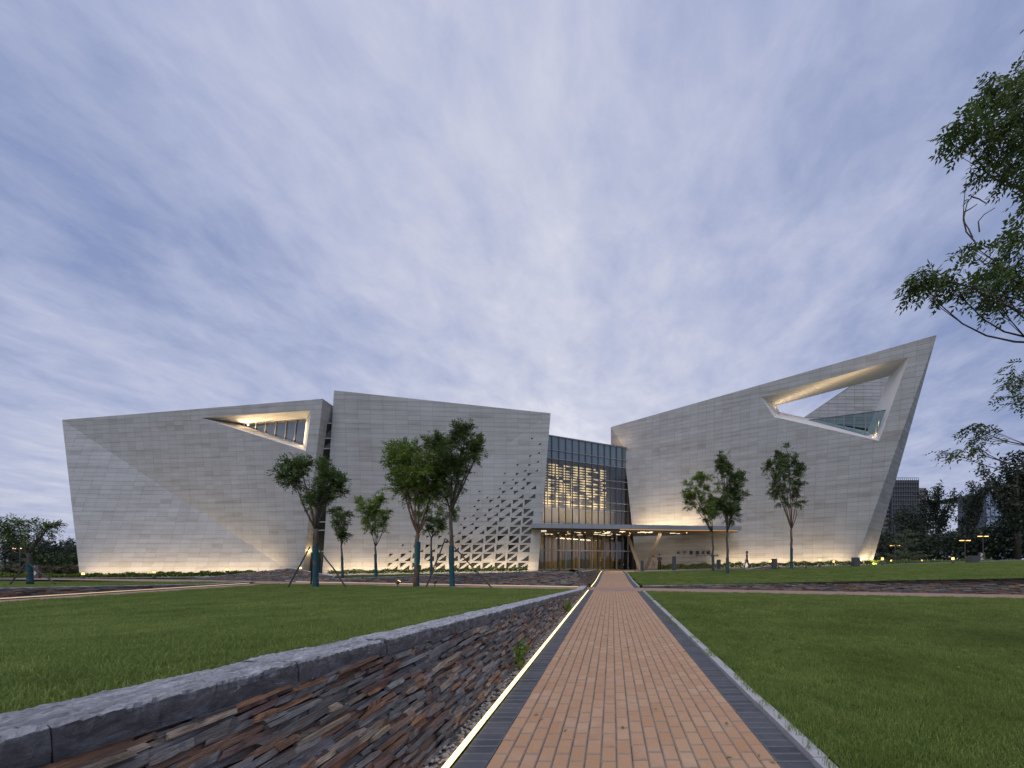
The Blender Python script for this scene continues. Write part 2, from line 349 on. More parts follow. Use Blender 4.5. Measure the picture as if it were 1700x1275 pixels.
# ------------------------------------------------------------------ main path of bricks
PX0, PX1, PYE = -.78, 1.045, 40.6
def path():
    root = bpy.data.objects.new('path', None); C.objects.link(root); tag(root, kind='structure'); WL['path'] = Vector((0, 0, 0))
    mb = MB(); n = 60
    for j in range(n + 1):
        y = -.5 + (PYE + .5) * j / n; z = max(0, gz(0, y)) - .022
        mb.v += [(PX0 - .21, y, z), (PX1 + .217, y, z)]
    mb.f = [(2 * j, 2 * j + 1, 2 * j + 3, 2 * j + 2) for j in range(n)]; mb.m = [0] * n
    build(mb, 'joint_bed', K['sand'], root)
    w = (PX1 - PX0) / 18; Lb = 2 * w
    def piece(mb_, x0, x1, y0, y1, g):
        cz = max(0, gz(0, (y0 + y1) / 2)); zt = cz + R.uniform(-.0016, .0016); t = R.uniform(-.0012, .0012); b = .008; zb = cz - .05
        j = [R.uniform(-.0012, .0012) for _ in range(4)]
        x0 += g + j[0]; x1 -= g + j[1]; y0 += g * 3.4 + j[2]; y1 -= g * 3.4 + j[3]
        v = [(x0, y0, zb), (x1, y0, zb), (x1, y1, zb), (x0, y1, zb), (x0, y0, zt - b), (x1, y0, zt - b), (x1, y1, zt - b), (x0, y1, zt - b),
             (x0 + b, y0 + b, zt), (x1 - b, y0 + b, zt + t), (x1 - b, y1 - b, zt + t), (x0 + b, y1 - b, zt)]
        mb_.add(v, [(0, 1, 5, 4), (1, 2, 6, 5), (2, 3, 7, 6), (3, 0, 4, 7), (8, 9, 10, 11)]); mb_.add([v[4], v[5], v[6], v[7], v[8], v[9], v[10], v[11]], [(0, 1, 5, 4), (1, 2, 6, 5), (2, 3, 7, 6), (3, 0, 4, 7)], 1)
    for name, material, cells in (('brick', K['brick'], [(PX0 + i * w, PX0 + (i + 1) * w, 1.2 + (k + (i % 2) * .5 + (.12 if i > 8 else 0)) * Lb, 1.2 + (k + 1 + (i % 2) * .5 + (.12 if i > 8 else 0)) * Lb) for k in range(int((PYE - 1.3) / Lb)) for i in range(18)]),
                                  ('edge_paver', K['edge'], [(a, c, 1.2 + k * w, 1.2 + (k + 1) * w) for k in range(int((PYE - 1.3) / w)) for a, c in ((PX0 - .208, PX0), (PX1, PX1 + .215))])):
        vis = [c for c in cells if c[3] > 2.36]; rest = [c for c in cells if c[3] <= 2.36]
        vis.sort(key=lambda c: c[2])
        for c_ in vis[:296]:
            q = MB(); piece(q, *c_, .0013); build(q, name, [material, K['dust'] if name == 'brick' else K['dust_dark']], root)
        q = MB()
        for c_ in vis[296:] + rest: piece(q, *c_, .0013)
        tag(build(q, name, [material, K['dust'] if name == 'brick' else K['dust_dark']], root), kind='stuff')
path()
def kerb_run(name, label_kind, x, w, y0, y1, L, h, material, gap_y=None):
    root = bpy.data.objects.new(name, None); C.objects.link(root); tag(root, kind='structure'); WL[root.name] = Vector((0, 0, 0))
    y = y0
    while y < y1:
        l = min(L, y1 - y)
        if not (gap_y and y + l > gap_y[0] and y < gap_y[1]):
            z = max(0, gz(x, y + l / 2)); q = MB(); q.box((x + R.uniform(-.004, .004), y + l / 2, z + h / 2 - .06 + R.uniform(-.003, .003)), (w / 2, l / 2 - .004, h / 2 + .06)); build(q, 'kerb_stone', material, root)
        y += L
    return root
kerb_run('kerb', '', PX1 + .217 + .048, .092, 1.5, 40.5, 1.0, .035, K['kerb'], (16.5, 18.6))
# warm light strips along the foot of the walls
def light_strip(label, pts, seg, w=.032, h=.02, m=None):
    root = thing('light_strip', pts[0], label, 'light strip')
    a = Vector(pts[0]); b_ = Vector(pts[1]); n = max(1, int((b_ - a).length / seg))
    for i in range(n):
        p, q = a.lerp(b_, i / n), a.lerp(b_, (i + 1) / n); d_ = (q - p).normalized(); z0 = max(0, gz(p.x, p.y)); z1 = max(0, gz(q.x, q.y))
        p = Vector((p.x, p.y, p.z + z0)) + d_ * .012; q = Vector((q.x, q.y, q.z + z1)) - d_ * .012
        m_ = MB(); m_.bar(p, q, w, h); build(m_, 'light_segment', m or K['led'], root)
    return root
light_strip('warm white strip light between the near slate wall and the brick path', [(-1.014, 1.6, .012), (-1.014, 17.1, .012)], 1.55)
light_strip('warm strip light along the brick path beside the far slate bank by the entrance', [(-1.014, 19.4, .012), (-1.014, 40.0, .012)], 2.0)
light_strip('warm strip light at the foot of the slate bank at the far left', [(-20.25, 9.0, .02), (-20.25, 22.2, .02)], 2.4, .05, .03, K['led_dim'])
light_strip('thin warm strip light in front of the central slate bank behind the lawn', [(-1.6, cross_far(-1.6) + .02, .015), (-19.0, cross_far(-19.0) + .02, .015)], 2.5, .04, .02, K['led_dim'])

# ------------------------------------------------------------------ slate banks and the near retaining wall
def slate_piece(mb, c, ax, up, out, L, T, D, segs):
    """One cleft stone: centre c on the wall face, long axis ax, thickness axis up, sticking out along out."""
    k = segs; n0 = len(mb.v); sk = R.uniform(-1.1, 1.1) * T; e0_, e1_ = R.uniform(.72, 1.05), R.uniform(.72, 1.05); lean = R.uniform(-.18, .12)
    for i in range(k + 1):
        t = i / k - .5 + (R.uniform(-.25, .25) / k if 0 < i < k else 0); e = e0_ if i == 0 else e1_ if i == k else 1.0
        th = T * .5 * e * R.uniform(.88, 1.08); o1 = D * R.uniform(.62, 1.15) * (.88 if i in (0, k) else 1); sh = R.uniform(-.07, .07) * T
        a = c + ax * (L * t)
        for su, so in ((-1, -.6), (-1, .90 + lean), (.80, 1.02), (1, .92), (1, -.6)):
            p = a + up * (su * th + sh) + out * (so * o1 * (.5 if so < 0 else R.uniform(.88, 1.1))) + ax * (R.uniform(-.06, .06) * L / k + (sk * .5 * su))
            mb.v.append(tuple(p))
    f = []; q = 5
    for i in range(k):
        b0 = n0 + i * q
        for j in range(q): f.append((b0 + j, b0 + (j + 1) % q, b0 + q + (j + 1) % q, b0 + q + j))
    f.append(tuple(n0 + j for j in range(q))[::-1]); e0 = n0 + k * q; f.append(tuple(e0 + j for j in range(q)))
    mb.f += f; mb.m += [0] * len(f)
def slate_wall(root, A, B, outv, batter, topf, T0, L0, near_individual, copw, coph, cop_len, rough_near, base=None, cop_from=0.0):
    """A leaning face of stacked slates from foot point A to B, its top height topf(t), capped with coping stones."""
    A = Vector(A); B = Vector(B); ax = (B - A); LEN = ax.length; ax.normalize(); outv = Vector(outv).normalized()
    up = (Vector((0, 0, 1)) - outv * batter).normalized(); out = up.cross(ax); 
    if out.dot(outv) < 0: out = -out
    sl = math.sqrt(1 + batter * batter); smat = K['slate'] if near_individual else K['slate_far']
    bz = base or (lambda p: max(0, gz(p.x, p.y)))
    pieces = []; row = 0.0; zmax = max(topf(i / 40) for i in range(41))
    while row < zmax * sl:
        s = R.uniform(-.3, 0) * L0; T = T0 * R.uniform(.72, 1.35)
        while s < LEN:
            L = L0 * R.choice((.45, .6, .8, 1, 1, 1.25, 1.6)) * R.uniform(.85, 1.15)
            mid = s + L / 2; t = min(1, max(0, mid / LEN)); lim = topf(t) * sl
            if row + T * .35 < lim + .01 and 0 < mid < LEN:
                p = A + ax * mid; Tt = T * R.uniform(.8, 1.15)
                c = p + Vector((0, 0, bz(p) - .02)) + up * (row + T / 2 + R.uniform(-.2, .2) * T)
                pieces.append((c, L * R.uniform(.98, 1.1), Tt))
            s += L
        row += T * .92
    pieces = [p for p in pieces if p[0].y > .35]
    pieces.sort(key=lambda p: -p[1] * p[2] / max(.5, p[0].y) ** 2 if abs(p[0].x) < p[0].y * 1.6 else 0)
    nind = min(near_individual, len(pieces))
    def add(mb, p, segs):
        tilt = R.uniform(-.045, .045); a2 = (ax + up * tilt).normalized(); u2 = (up - ax * tilt).normalized(); o2 = (out + up * R.uniform(-.25, .25)).normalized()
        slate_piece(mb, p[0] + out * R.uniform(-.016, .026), a2, u2, o2, p[1], p[2] * 1.06, T0 * R.uniform(.7, 1.6), segs)
    for p in pieces[:nind]:
        q = MB(); add(q, p, 5); build(q, 'slate', smat, root)
    q = MB()
    for p in pieces[nind:]: add(q, p, 2 if nind == 0 else 3)
    if q.v: tag(build(q, 'slate', smat, root), kind='stuff')
    q = MB(); n = 40; inw = -out * .03
    for i in range(n + 1):
        p = A + ax * (LEN * i / n); z = bz(p); h = topf(i / n)
        a = p + Vector((0, 0, z - .1)) + inw; c = p + Vector((0, 0, z)) + up * (h * sl) + inw
        q.v += [tuple(a), tuple(c), tuple(c - outv * (copw + .05)), tuple(c - outv * (copw + .05) - Vector((0, 0, h + .1)))]
    for i in range(n):
        for j in range(3): q.f.append((i * 4 + j, i * 4 + j + 1, i * 4 + 5 + j, i * 4 + 4 + j)); q.m.append(0)
    build(q, 'wall_core', K['backing'], root)
    # coping stones
    s = LEN * cop_from; idx = 0
    while s < LEN - .05:
        l = min(cop_len * R.uniform(.85, 1.15), LEN - s); nx, ny = (64, 16) if idx < min(5, rough_near) else (30, 9) if idx < rough_near else (8, 4)
        def pt(sv, w, hh):
            p = A + ax * sv; h = topf(sv / LEN)
            return p + Vector((0, 0, bz(p))) + up * (h * sl) + outv * (.02 - w) + Vector((0, 0, hh))
        q = MB(); prof = [(0, 0), (0, coph * .33), (0, coph * .66), (0, coph)] + [(copw * (i + 1) / ny, coph) for i in range(ny)] + [(copw, -.02)]
        m_ = len(prof); amp = .007 if idx < rough_near else .006; ed = [0] * (nx + 1)
        e_ = 0
        for i in range(nx + 1):
            e_ = e_ * .72 + R.uniform(-1, 1) * .007 + (R.uniform(-.012, .012) if R.random() < .12 else 0); ed[i] = e_
        for i in range(nx + 1):
            sv = s + .004 + (l - .008) * i / nx; wv = 0
            for j, (w_, h_) in enumerate(prof):
                top = h_ == coph; r1 = R.uniform(-1, 1) * amp
                dz = (r1 * .5 if top else 0); dw = r1 * .4 if not top else 0
                if rough_near and idx < rough_near:
                    q3 = Vector((sv * 5 + idx * 7.3, w_ * 14, h_ * 14)); chip = mnoise.hetero_terrain(q3, .9, 2.2, 5, .6) - .9; ledge = abs(mnoise.noise(Vector((sv * 9, w_ * 30 + 3, h_ * 30))))
                    if top: dz += .007 * chip - .010 * ledge
                    else: dw += .004 * chip + .004 * ledge
                if j == 3: dz = -abs(ed[i]) * 1.3 - .003; dw = abs(ed[i]) * 1.2 + .002
                if j == 0: dw *= .3
                q.v.append(tuple(pt(sv, w_ + dw, h_ + dz)))
        for i in range(nx):
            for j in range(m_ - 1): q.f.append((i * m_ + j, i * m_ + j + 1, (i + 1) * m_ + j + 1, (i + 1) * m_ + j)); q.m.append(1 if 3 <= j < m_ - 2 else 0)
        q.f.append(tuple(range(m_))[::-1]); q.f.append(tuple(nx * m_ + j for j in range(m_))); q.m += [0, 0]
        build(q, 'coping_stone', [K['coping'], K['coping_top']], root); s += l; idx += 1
NB = .6                                                   # lean of the near wall
def zt_near(Y): return max(.02, .86 - .0455 * Y)
nw = thing('retaining_wall', (-1.16, 2, 0), 'low wall of stacked rusty slates with a rough grey coping beside the brick path, in front of the left lawn', 'retaining wall')
slate_wall(nw, (-1.16, .3, 0), (-1.16, 18.3, 0), (1, 0, 0), NB, lambda t: max(.02, zt_near(.3 + 18 * t) - .105), .027, .22, 296, .29, .105, .78, 8, base=lambda p: 0)
wall_c = thing('retaining_wall', (-1.9, 21, 0), 'central slate bank rising to a crest beside the path in front of the museum entrance', 'retaining wall')
xc0, xc1 = -1.25, -20.0
slate_wall(wall_c, (xc0, cross_far(xc0) + .1, 0), (xc1, cross_far(xc1) + .1, 0), (-.2562, -.9666, 0), 1.9, lambda t: max(.02, .78 * (1 - t) ** .95 * sstep(-.02, .12, t + .02)), .05, .38, 0, .22, .05, 1.2, 0, cop_from=.13)
slate_wall(wall_c, (-1.16, 19.5, 0), (-1.16, 40.2, 0), (1, 0, 0), 1.1, lambda t: max(.02, .74 * (1 - t) * sstep(-.02, .12, t + .02)), .045, .22, 0, .2, .05, 1.2, 0, cop_from=.13)
wall_d = thing('retaining_wall', (-24, 26, 0), 'small dark slate mound at the foot of the left museum wing', 'retaining wall')
slate_wall(wall_d, (-28.5, 26.8, 0), (-17.6, 25.2, 0), (.145, -.99, 0), 1.8, lambda t: .05 + .72 * (t / .62 if t < .62 else (1 - t) / .38 * .75 + .25) * (1 if t < .97 else .3), .05, .36, 0, .22, .05, 1.2, 0, base=lambda p: -.05)
wall_l = thing('retaining_wall', (-20.4, 14, 0), 'long low slate bank with grey coping at the far left below a staked tree', 'retaining wall')
slate_wall(wall_l, (-20.4, 8.5, 0), (-20.4, 22.6, 0), (1, 0, 0), .8, lambda t: max(.03, .85 - .037 * (8.5 + 14.1 * t) - .07), .05, .36, 0, .25, .07, 1.1, 0, base=lambda p: 0)
wall_r = thing('retaining_wall', (9, 16.5, 0), 'low slate bank with pale coping between the two right lawns', 'retaining wall')
def zr(X): return .05 + .036 * max(0, X)
xr0, xr1 = 1.42, 26.0
slate_wall(wall_r, (xr0, cross_far(xr0) + .1, 0), (xr1, cross_far(xr1) + .1, 0), (-.2562, -.9666, 0), .7, lambda t: max(.01, zr(lerp(xr0, xr1, t)) - .05), .045, .34, 0, .2, .05, 1.1, 0, base=lambda p: 0)

# pebble bed
def pebbles():
    root = bpy.data.objects.new('pebble_bed', None); C.objects.link(root); tag(root, kind='structure'); WL['pebble_bed'] = Vector((0, 0, 0))
    q = MB(); q.add([(-1.22, .5, -.012), (-1.03, .5, -.012), (-1.03, 18.3, -.012), (-1.22, 18.3, -.012)], [(0, 1, 2, 3)]); build(q, 'gravel_base', K['gravel'], root)
    pr = [(0, 0, -1), (0, 0, 1)] + [(math.cos(a) * r, math.sin(a) * r, z) for z, r in ((-.55, .83), (.1, 1.0), (.65, .74)) for a in [i * math.tau / 7 for i in range(7)]]
    fc = [(0, 2 + (i + 1) % 7, 2 + i) for i in range(7)] + [(1, 16 + i, 16 + (i + 1) % 7) for i in range(7)] + [(2 + k * 7 + i, 2 + k * 7 + (i + 1) % 7, 9 + k * 7 + (i + 1) % 7, 9 + k * 7 + i) for k in (0, 1) for i in range(7)]
    lst = []
    y = 1.2
    while y < 17.6:
        for _ in range(5 if y < 8 else 3):
            r = R.uniform(.009, .021) if y < 8 else R.uniform(.013, .024)
            lst.append((R.uniform(-1.175, -1.045), y + R.uniform(-.02, .02), R.uniform(-.004, .012), r))
        y += .036 if y < 8 else .05
    lst.sort(key=lambda p: (p[1] < 2.3, -p[3] / max(2.3, p[1])))
    def add(q, p):
        a = R.uniform(0, 6.28); sx, sy, sz = p[3] * R.uniform(.9, 1.4), p[3] * R.uniform(.7, 1.0), p[3] * R.uniform(.55, .8); ca, sa = math.cos(a), math.sin(a)
        q.add([(p[0] + ca * x * sx - sa * y_ * sy, p[1] + sa * x * sx + ca * y_ * sy, p[2] + z * sz) for x, y_, z in pr], fc)
    for p in lst[:290]:
        q = MB(); add(q, p); build(q, 'pebble', K['pebble'], root, smooth=True)
    q = MB()
    for p in lst[290:]: add(q, p)
    tag(build(q, 'pebble', K['pebble'], root, smooth=True), kind='stuff')
pebbles()

# ------------------------------------------------------------------ lawns and grass
def lawn_edge_x(Y): return -1.16 - NB * max(.0, zt_near(Y) - .105) - .255
def z_l1(X, Y):
    k = min(1, max(0, (X + 18.6) / 16.6)); return max(.01, (zt_near(Y) - .055) * k)
def z_l2(X, Y):
    k = min(1, max(0, (X + 44) / 22)); return max(.02, (.85 - .037 * Y) * k) + gz(X, Y)
def z_r2(X, Y): return max(zr(X) + .01, gz(X, Y) + .03)
def clumpmesh(n, rad_, h0, h1, w, name):
    V = []; F = []
    for i in range(n):
        r = rad_ * math.sqrt(R.random()); a = R.uniform(0, 6.28); x, y = r * math.cos(a), r * math.sin(a); h = R.uniform(h0, h1); t = R.uniform(0, 6.28); ln = R.uniform(.1, .9) * h
        dx, dy = math.cos(t) * w * .5, math.sin(t) * w * .5; b = R.uniform(0, 6.28); lx, ly = math.cos(b) * ln, math.sin(b) * ln; k = len(V)
        V += [(x - dx, y - dy, -.004), (x + dx, y + dy, -.004), (x + lx * .4 + dx * .8, y + ly * .4 + dy * .8, h * .6), (x + lx * .4 - dx * .8, y + ly * .4 - dy * .8, h * .6), (x + lx, y + ly, h * .95)]
        F += [(k, k + 1, k + 2, k + 3), (k + 3, k + 2, k + 4)]
    me = bpy.data.meshes.new(name); me.from_pydata(V, [], F); me.materials.append(K['grass']); return bpy.data.objects.new(name, me)
clump_near = clumpmesh(100, .11, .018, .042, .0036, 'grass_tuft'); clump_far = clumpmesh(110, .22, .018, .042, .008, 'grass_tuft_far')
def grass_nodes(clump, seed):
    ng = bpy.data.node_groups.new('grass_scatter', 'GeometryNodeTree')
    ng.interface.new_socket('Geometry', in_out='INPUT', socket_type='NodeSocketGeometry'); ng.interface.new_socket('Geometry', in_out='OUTPUT', socket_type='NodeSocketGeometry')
    N = ng.nodes; L = ng.links; gi = N.new('NodeGroupInput'); go = N.new('NodeGroupOutput')
    at = N.new('GeometryNodeInputNamedAttribute'); at.data_type = 'FLOAT'; at.inputs['Name'].default_value = 'dens'
    dp = N.new('GeometryNodeDistributePointsOnFaces'); dp.inputs['Seed'].default_value = seed
    L.new(gi.outputs[0], dp.inputs['Mesh']); L.new(at.outputs[0], dp.inputs['Density'])
    oi = N.new('GeometryNodeObjectInfo'); oi.inputs['Object'].default_value = clump; oi.inputs['As Instance'].default_value = True
    ip = N.new('GeometryNodeInstanceOnPoints'); L.new(dp.outputs['Points'], ip.inputs['Points']); L.new(oi.outputs['Geometry'], ip.inputs['Instance'])
    rv = N.new('FunctionNodeRandomValue'); rv.data_type = 'FLOAT_VECTOR'; rv.inputs[1].default_value = (.12, .12, 6.28); rv.inputs[0].default_value = (-.12, -.12, 0)
    L.new(rv.outputs[0], ip.inputs['Rotation'])
    rs = N.new('FunctionNodeRandomValue'); rs.data_type = 'FLOAT'; rs.inputs[2].default_value = .7; rs.inputs[3].default_value = 1.25; L.new(rs.outputs[1], ip.inputs['Scale'])
    L.new(ip.outputs[0], go.inputs[0]); return ng
def lawn(name, x0, x1, nx, y0f, y1f, ny, zf, bands, seed, visible_slack=1.5):
    tag(sheet(name, x0, x1, nx, y0f, y1f, ny, zf, K['turf']), kind='structure')
    for clump, densf, sd in bands:
        g = sheet('grass', x0, x1, nx, y0f, y1f, ny, lambda x, y: zf(x, y) + .002, K['grass']); tag(g, kind='stuff')
        me = g.data; at = me.attributes.new('dens', 'FLOAT', 'POINT')
        def vis(v): return v.y > 1.0 and -1.54 * v.y - visible_slack < v.x < 1.036 * v.y + visible_slack
        at.data.foreach_set('value', [densf(v.co) if vis(v.co) else 0 for v in me.vertices])
        mo = g.modifiers.new('scatter', 'NODES'); mo.node_group = grass_nodes(clump, seed + sd)
near_d = lambda c: 130 * (1 - sstep(4, 9, c.y))
far_d = lambda c: 34 * sstep(4, 9, c.y) * (1 - .45 * sstep(10, 20, c.y))
# left lawn: its right edge follows the back of the coping
def left_lawn():
    nx, ny = 44, 60; mb = MB()
    for j in range(ny + 1):
        for i in range(nx + 1):
            t = i / nx; k = j / ny
            Yn = lerp(.4, 1, 1) * 0 + .4 + k * (17.6 - .4); xe = lawn_edge_x(Yn)
            X = lerp(-18.3, xe, 1 - (1 - t) ** 1.0); Y = .4 + k * (cross_near(X) - .4); X = X if i < nx else lawn_edge_x(Y)
            mb.v.append((X, Y, z_l1(X, Y)))
    mb.f = [(j * (nx + 1) + i, j * (nx + 1) + i + 1, (j + 1) * (nx + 1) + i + 1, (j + 1) * (nx + 1) + i) for j in range(ny) for i in range(nx)]; mb.m = [0] * len(mb.f)
    tag(build(mb, 'left_lawn', K['turf'], smooth=True), kind='structure')
    for clump, densf, sd in ((clump_near, near_d, 1), (clump_far, far_d, 2)):
        g = build(mb, 'grass', K['grass']); tag(g, kind='stuff'); me = g.data; at = me.attributes.new('dens', 'FLOAT', 'POINT')
        at.data.foreach_set('value', [densf(v.co) if v.co.y > .8 and v.co.x > -1.54 * v.co.y - 1.5 else 0 for v in me.vertices])
        mo = g.modifiers.new('scatter', 'NODES'); mo.node_group = grass_nodes(clump, sd)
left_lawn()
lawn('right_lawn', PX1 + .217 + .10, 30, 50, lambda x: -3, lambda x: cross_near(x), 44, lambda x, y: .004 + .018 * (1 + math.sin(x * .7 + y * .4)) * sstep(0, 2.5, cross_near(x) - y), ((clump_near, near_d, 3), (clump_far, far_d, 4)), 10)
lawn('upper_lawn', 1.42, 46, 46, lambda x: cross_far(x) + .22, lambda x: 36.0 - .09 * x, 30, z_r2, ((clump_far, lambda c: 13, 5),), 20)
lawn('far_left_lawn', -46, -21.1, 26, lambda x: 4, lambda x: 23.6, 24, z_l2, ((clump_far, lambda c: 12, 6),), 30)
def z_c(X, Y):
    a = .80 * max(0, min(1, (X + 20) / 17.5)); b_ = max(0, min(1, (40 - Y) / 17)); return max(.03, a * b_) + gz(X, Y) * .3 - .02
tag(sheet('planting_bed', -19.5, -2.3, 34, lambda x: cross_far(x) + 1.75, lambda x: 35.8, 24, z_c, K['turf']), kind='structure')

# ------------------------------------------------------------------ facades of stone panels
def clip(poly, a, b, c):
    """Keep the part of a 2D polygon where a*x + b*y + c >= 0."""
    out = []; n = len(poly)
    for i in range(n):
        p, q = poly[i], poly[(i + 1) % n]; dp = a * p[0] + b * p[1] + c; dq = a * q[0] + b * q[1] + c
        if dp >= 0: out.append(p)
        if (dp > 0 > dq) or (dp < 0 < dq):
            t = dp / (dp - dq); out.append((p[0] + (q[0] - p[0]) * t, p[1] + (q[1] - p[1]) * t))
    return out
def area(p): return .5 * sum(p[i][0] * p[(i + 1) % len(p)][1] - p[(i + 1) % len(p)][0] * p[i][1] for i in range(len(p)))
def ccw(p): return p if area(p) > 0 else p[::-1]
def edges(poly):
    n = len(poly)
    for i in range(n):
        (x0, y0), (x1, y1) = poly[i], poly[(i + 1) % n]; a, b = -(y1 - y0), x1 - x0; yield a, b, -(a * x0 + b * y0)
def clip_to(p, conv):
    for e in edges(conv):
        p = clip(p, *e)
        if len(p) < 3: return []
    return p
def subtract(polys, hole):
    res = []
    for p in polys:
        rest = p
        for a, b, c in edges(hole):
            if len(rest) < 3: break
            o = clip(rest, -a, -b, -c)
            if len(o) >= 3 and abs(area(o)) > 1e-5: res.append(o)
            rest = clip(rest, a, b, c)
    return res
class Facet:
    def __init__(s, pts, axis='x', facing=Vector((0, -1, 0))):
        s.p3 = [Vector(p) for p in pts]; s.ax = axis
        s.n = (s.p3[1] - s.p3[0]).cross(s.p3[2] - s.p3[0]).normalized()
        if s.n.dot(facing) < 0: s.n = -s.n
        s.o = s.p3[0]; s.poly = ccw([s.to2(p) for p in s.p3])
    def to2(s, p): return (p.x, p.z) if s.ax == 'x' else (p.y, p.z)
    def to3(s, q, off=0.0):
        a, z = q
        if s.ax == 'x': y = s.o.y - (s.n.x * (a - s.o.x) + s.n.z * (z - s.o.z)) / s.n.y; p = Vector((a, y, z))
        else: x = s.o.x - (s.n.y * (a - s.o.y) + s.n.z * (z - s.o.z)) / s.n.x; p = Vector((x, a, z))
        return p + s.n * off
def extrude(mb, fc, poly, f, b):
    n = len(poly); v = [fc.to3(q, f) for q in poly] + [fc.to3(q, b) for q in poly]
    nn = (v[1] - v[0]).cross(v[2] - v[0]); fr = list(range(n)); 
    if nn.dot(fc.n) < 0: fr = fr[::-1]
    mb.add(v, [tuple(fr)] + [(i, i + n, (i + 1) % n + n, (i + 1) % n) for i in range(n)])
def clad(root, facets, z0, rowh, a0, colw, holes=(), limit=296, gap=.014, vgap=.010):
    """Clad facets with stone panels in level courses; holes are convex 2D polygons per facet index."""
    out = []
    back = MB()
    for fi, fc in enumerate(facets):
        hs = [ccw(h) for k, h in holes if k == fi]
        bp = [fc.poly]
        for h in hs: bp = subtract(bp, h)
        for p in bp: back.add([fc.to3(q, -.018) for q in p], [tuple(range(len(p)))])
        amin, amax = min(q[0] for q in fc.poly), max(q[0] for q in fc.poly); zmin, zmax = min(q[1] for q in fc.poly), max(q[1] for q in fc.poly)
        hbb = [(min(q[0] for q in h), max(q[0] for q in h), min(q[1] for q in h), max(q[1] for q in h), h) for h in hs]
        for k in range(int((zmin - z0) // rowh), int((zmax - z0) // rowh) + 1):
            for i in range(int((amin - a0) // colw), int((amax - a0) // colw) + 1):
                x0, x1 = a0 + i * colw, a0 + (i + 1) * colw; za, zb = z0 + k * rowh, z0 + (k + 1) * rowh; g = gap / 2; gx = vgap / 2
                p = clip_to([(x0 + gx, za + g), (x1 - gx, za + g), (x1 - gx, zb - g), (x0 + gx, zb - g)], fc.poly)
                if len(p) < 3 or abs(area(p)) < .004: continue
                ps = [p]
                for (h0, h1, h2, h3, h) in hbb:
                    if x1 > h0 and x0 < h1 and zb > h2 and za < h3: ps = subtract(ps, h)
                if not ps: continue
                mb = MB(); f = R.uniform(-.004, .004)
                for q in ps: extrude(mb, fc, q, f, -.016)
                ctr = fc.to3(ps[0][0]); out.append((sum(abs(area(q)) for q in ps) / ctr.y ** 2, mb))
    out.sort(key=lambda t: -t[0])
    for _, mb in out[:limit]: build(mb, 'stone_panel', K['stone'], root)
    if len(out) > limit:
        q = MB()
        for _, mb in out[limit:]: q.add(mb.v, mb.f)
        tag(build(q, 'stone_panel', K['stone'], root), kind='stuff')
    build(back, 'joint_backing', K['joint'], root)
def hull(name, root, front, back, material):
    """Closed dark body behind a facade: rings front and back of equal length."""
    q = MB(); n = len(front); q.add(list(front) + list(back), [tuple(range(n)), tuple(range(2 * n - 1, n - 1, -1))] + [(i, (i + 1) % n, (i + 1) % n + n, i + n) for i in range(n)]); return build(q, name, material, root)
def area_light(name, a, b_, w, target, energy, col=(1.0, .72, .39), spread=180):
    """A strip lamp from a to b facing the point target."""
    a = Vector(a); b_ = Vector(b_); l = bpy.data.lights.new(name, 'AREA'); l.shape = 'RECTANGLE'; l.size = (b_ - a).length; l.size_y = w; l.energy = energy; l.color = col; l.spread = rad(spread)
    o = bpy.data.objects.new(name, l); C.objects.link(o); mid = (a + b_) / 2; x = (b_ - a).normalized(); z = (mid - Vector(target)); z = (z - x * z.dot(x)).normalized(); y = z.cross(x)
    o.matrix_world = Matrix(((x.x, y.x, z.x, mid.x), (x.y, y.y, z.y, mid.y), (x.z, y.z, z.z, mid.z), (0, 0, 0, 1))); return o
def spot(name, p, tgt, energy, size=60, col=(1.0, .72, .40), r=.05, blend=.8):
    l = bpy.data.lights.new(name, 'SPOT'); l.energy = energy; l.color = col; l.spot_size = rad(size); l.spot_blend = blend; l.shadow_soft_size = r
    o = bpy.data.objects.new(name, l); C.objects.link(o); o.location = p; o.rotation_euler = (Vector(p) - Vector(tgt)).to_track_quat('Z', 'Y').to_euler(); return o
def point(name, p, energy, col=(1.0, .66, .30), r=.05):
    l = bpy.data.lights.new(name, 'POINT'); l.energy = energy; l.color = col; l.shadow_soft_size = r; o = bpy.data.objects.new(name, l); C.objects.link(o); o.location = p; return o
ROW = .42
# --- left wing
A_TL, A_TR, A_BL, A_BR = P(103, 697, 38.2), P(536, 662, 34.9), P(133, 962, 35.0), P(501, 962, 36.8)
wl = thing('museum_wing', (-38, 36, 0), 'left stone wing of the museum with a long triangular window near its top right corner', 'building')
f1 = Facet([A_TL, A_BL, A_BR]); f2 = Facet([A_TL, A_BR, A_TR])
A_SB, A_ST = A_BR + Vector((.2, 14, .3)), A_TR + Vector((.35, 14, -1.5))
f3 = Facet([A_TR, A_BR, A_SB], 'y', Vector((1, 0, 0))); f3.poly = ccw([f3.to2(p) for p in (A_TR, A_BR, A_SB, A_ST)])
def on_facet(fc, u, v):
    d_ = Vector(((u - PU) / FPX, 1, (PV - v) / FPX)); t = (fc.o - Vector((0, 0, EYE))).dot(fc.n) / d_.dot(fc.n); return Vector((0, 0, EYE)) + d_ * t
wh = [on_facet(f2, u, v) for u, v in ((334, 693.5), (508, 748.5), (516.5, 681.5))]
clad(wl, [f1, f2, f3], -.5, ROW, -60, .885, holes=[(1, [f2.to2(p) for p in wh])])
hull('wing_body', wl, [A_TL + Vector((.1, .12, -.03)), A_BL + Vector((.1, .2, -.4)), A_BR + Vector((-.08, .2, -.4)), A_TR + Vector((-.08, .12, -.03))],
     [A_TL + Vector((1.5, 14, -1)), A_BL + Vector((1.5, 14, -.4)), A_BR + Vector((-.1, 14, 0)), A_TR + Vector((0, 14, -1.5))], K['backing']).hide_render = True
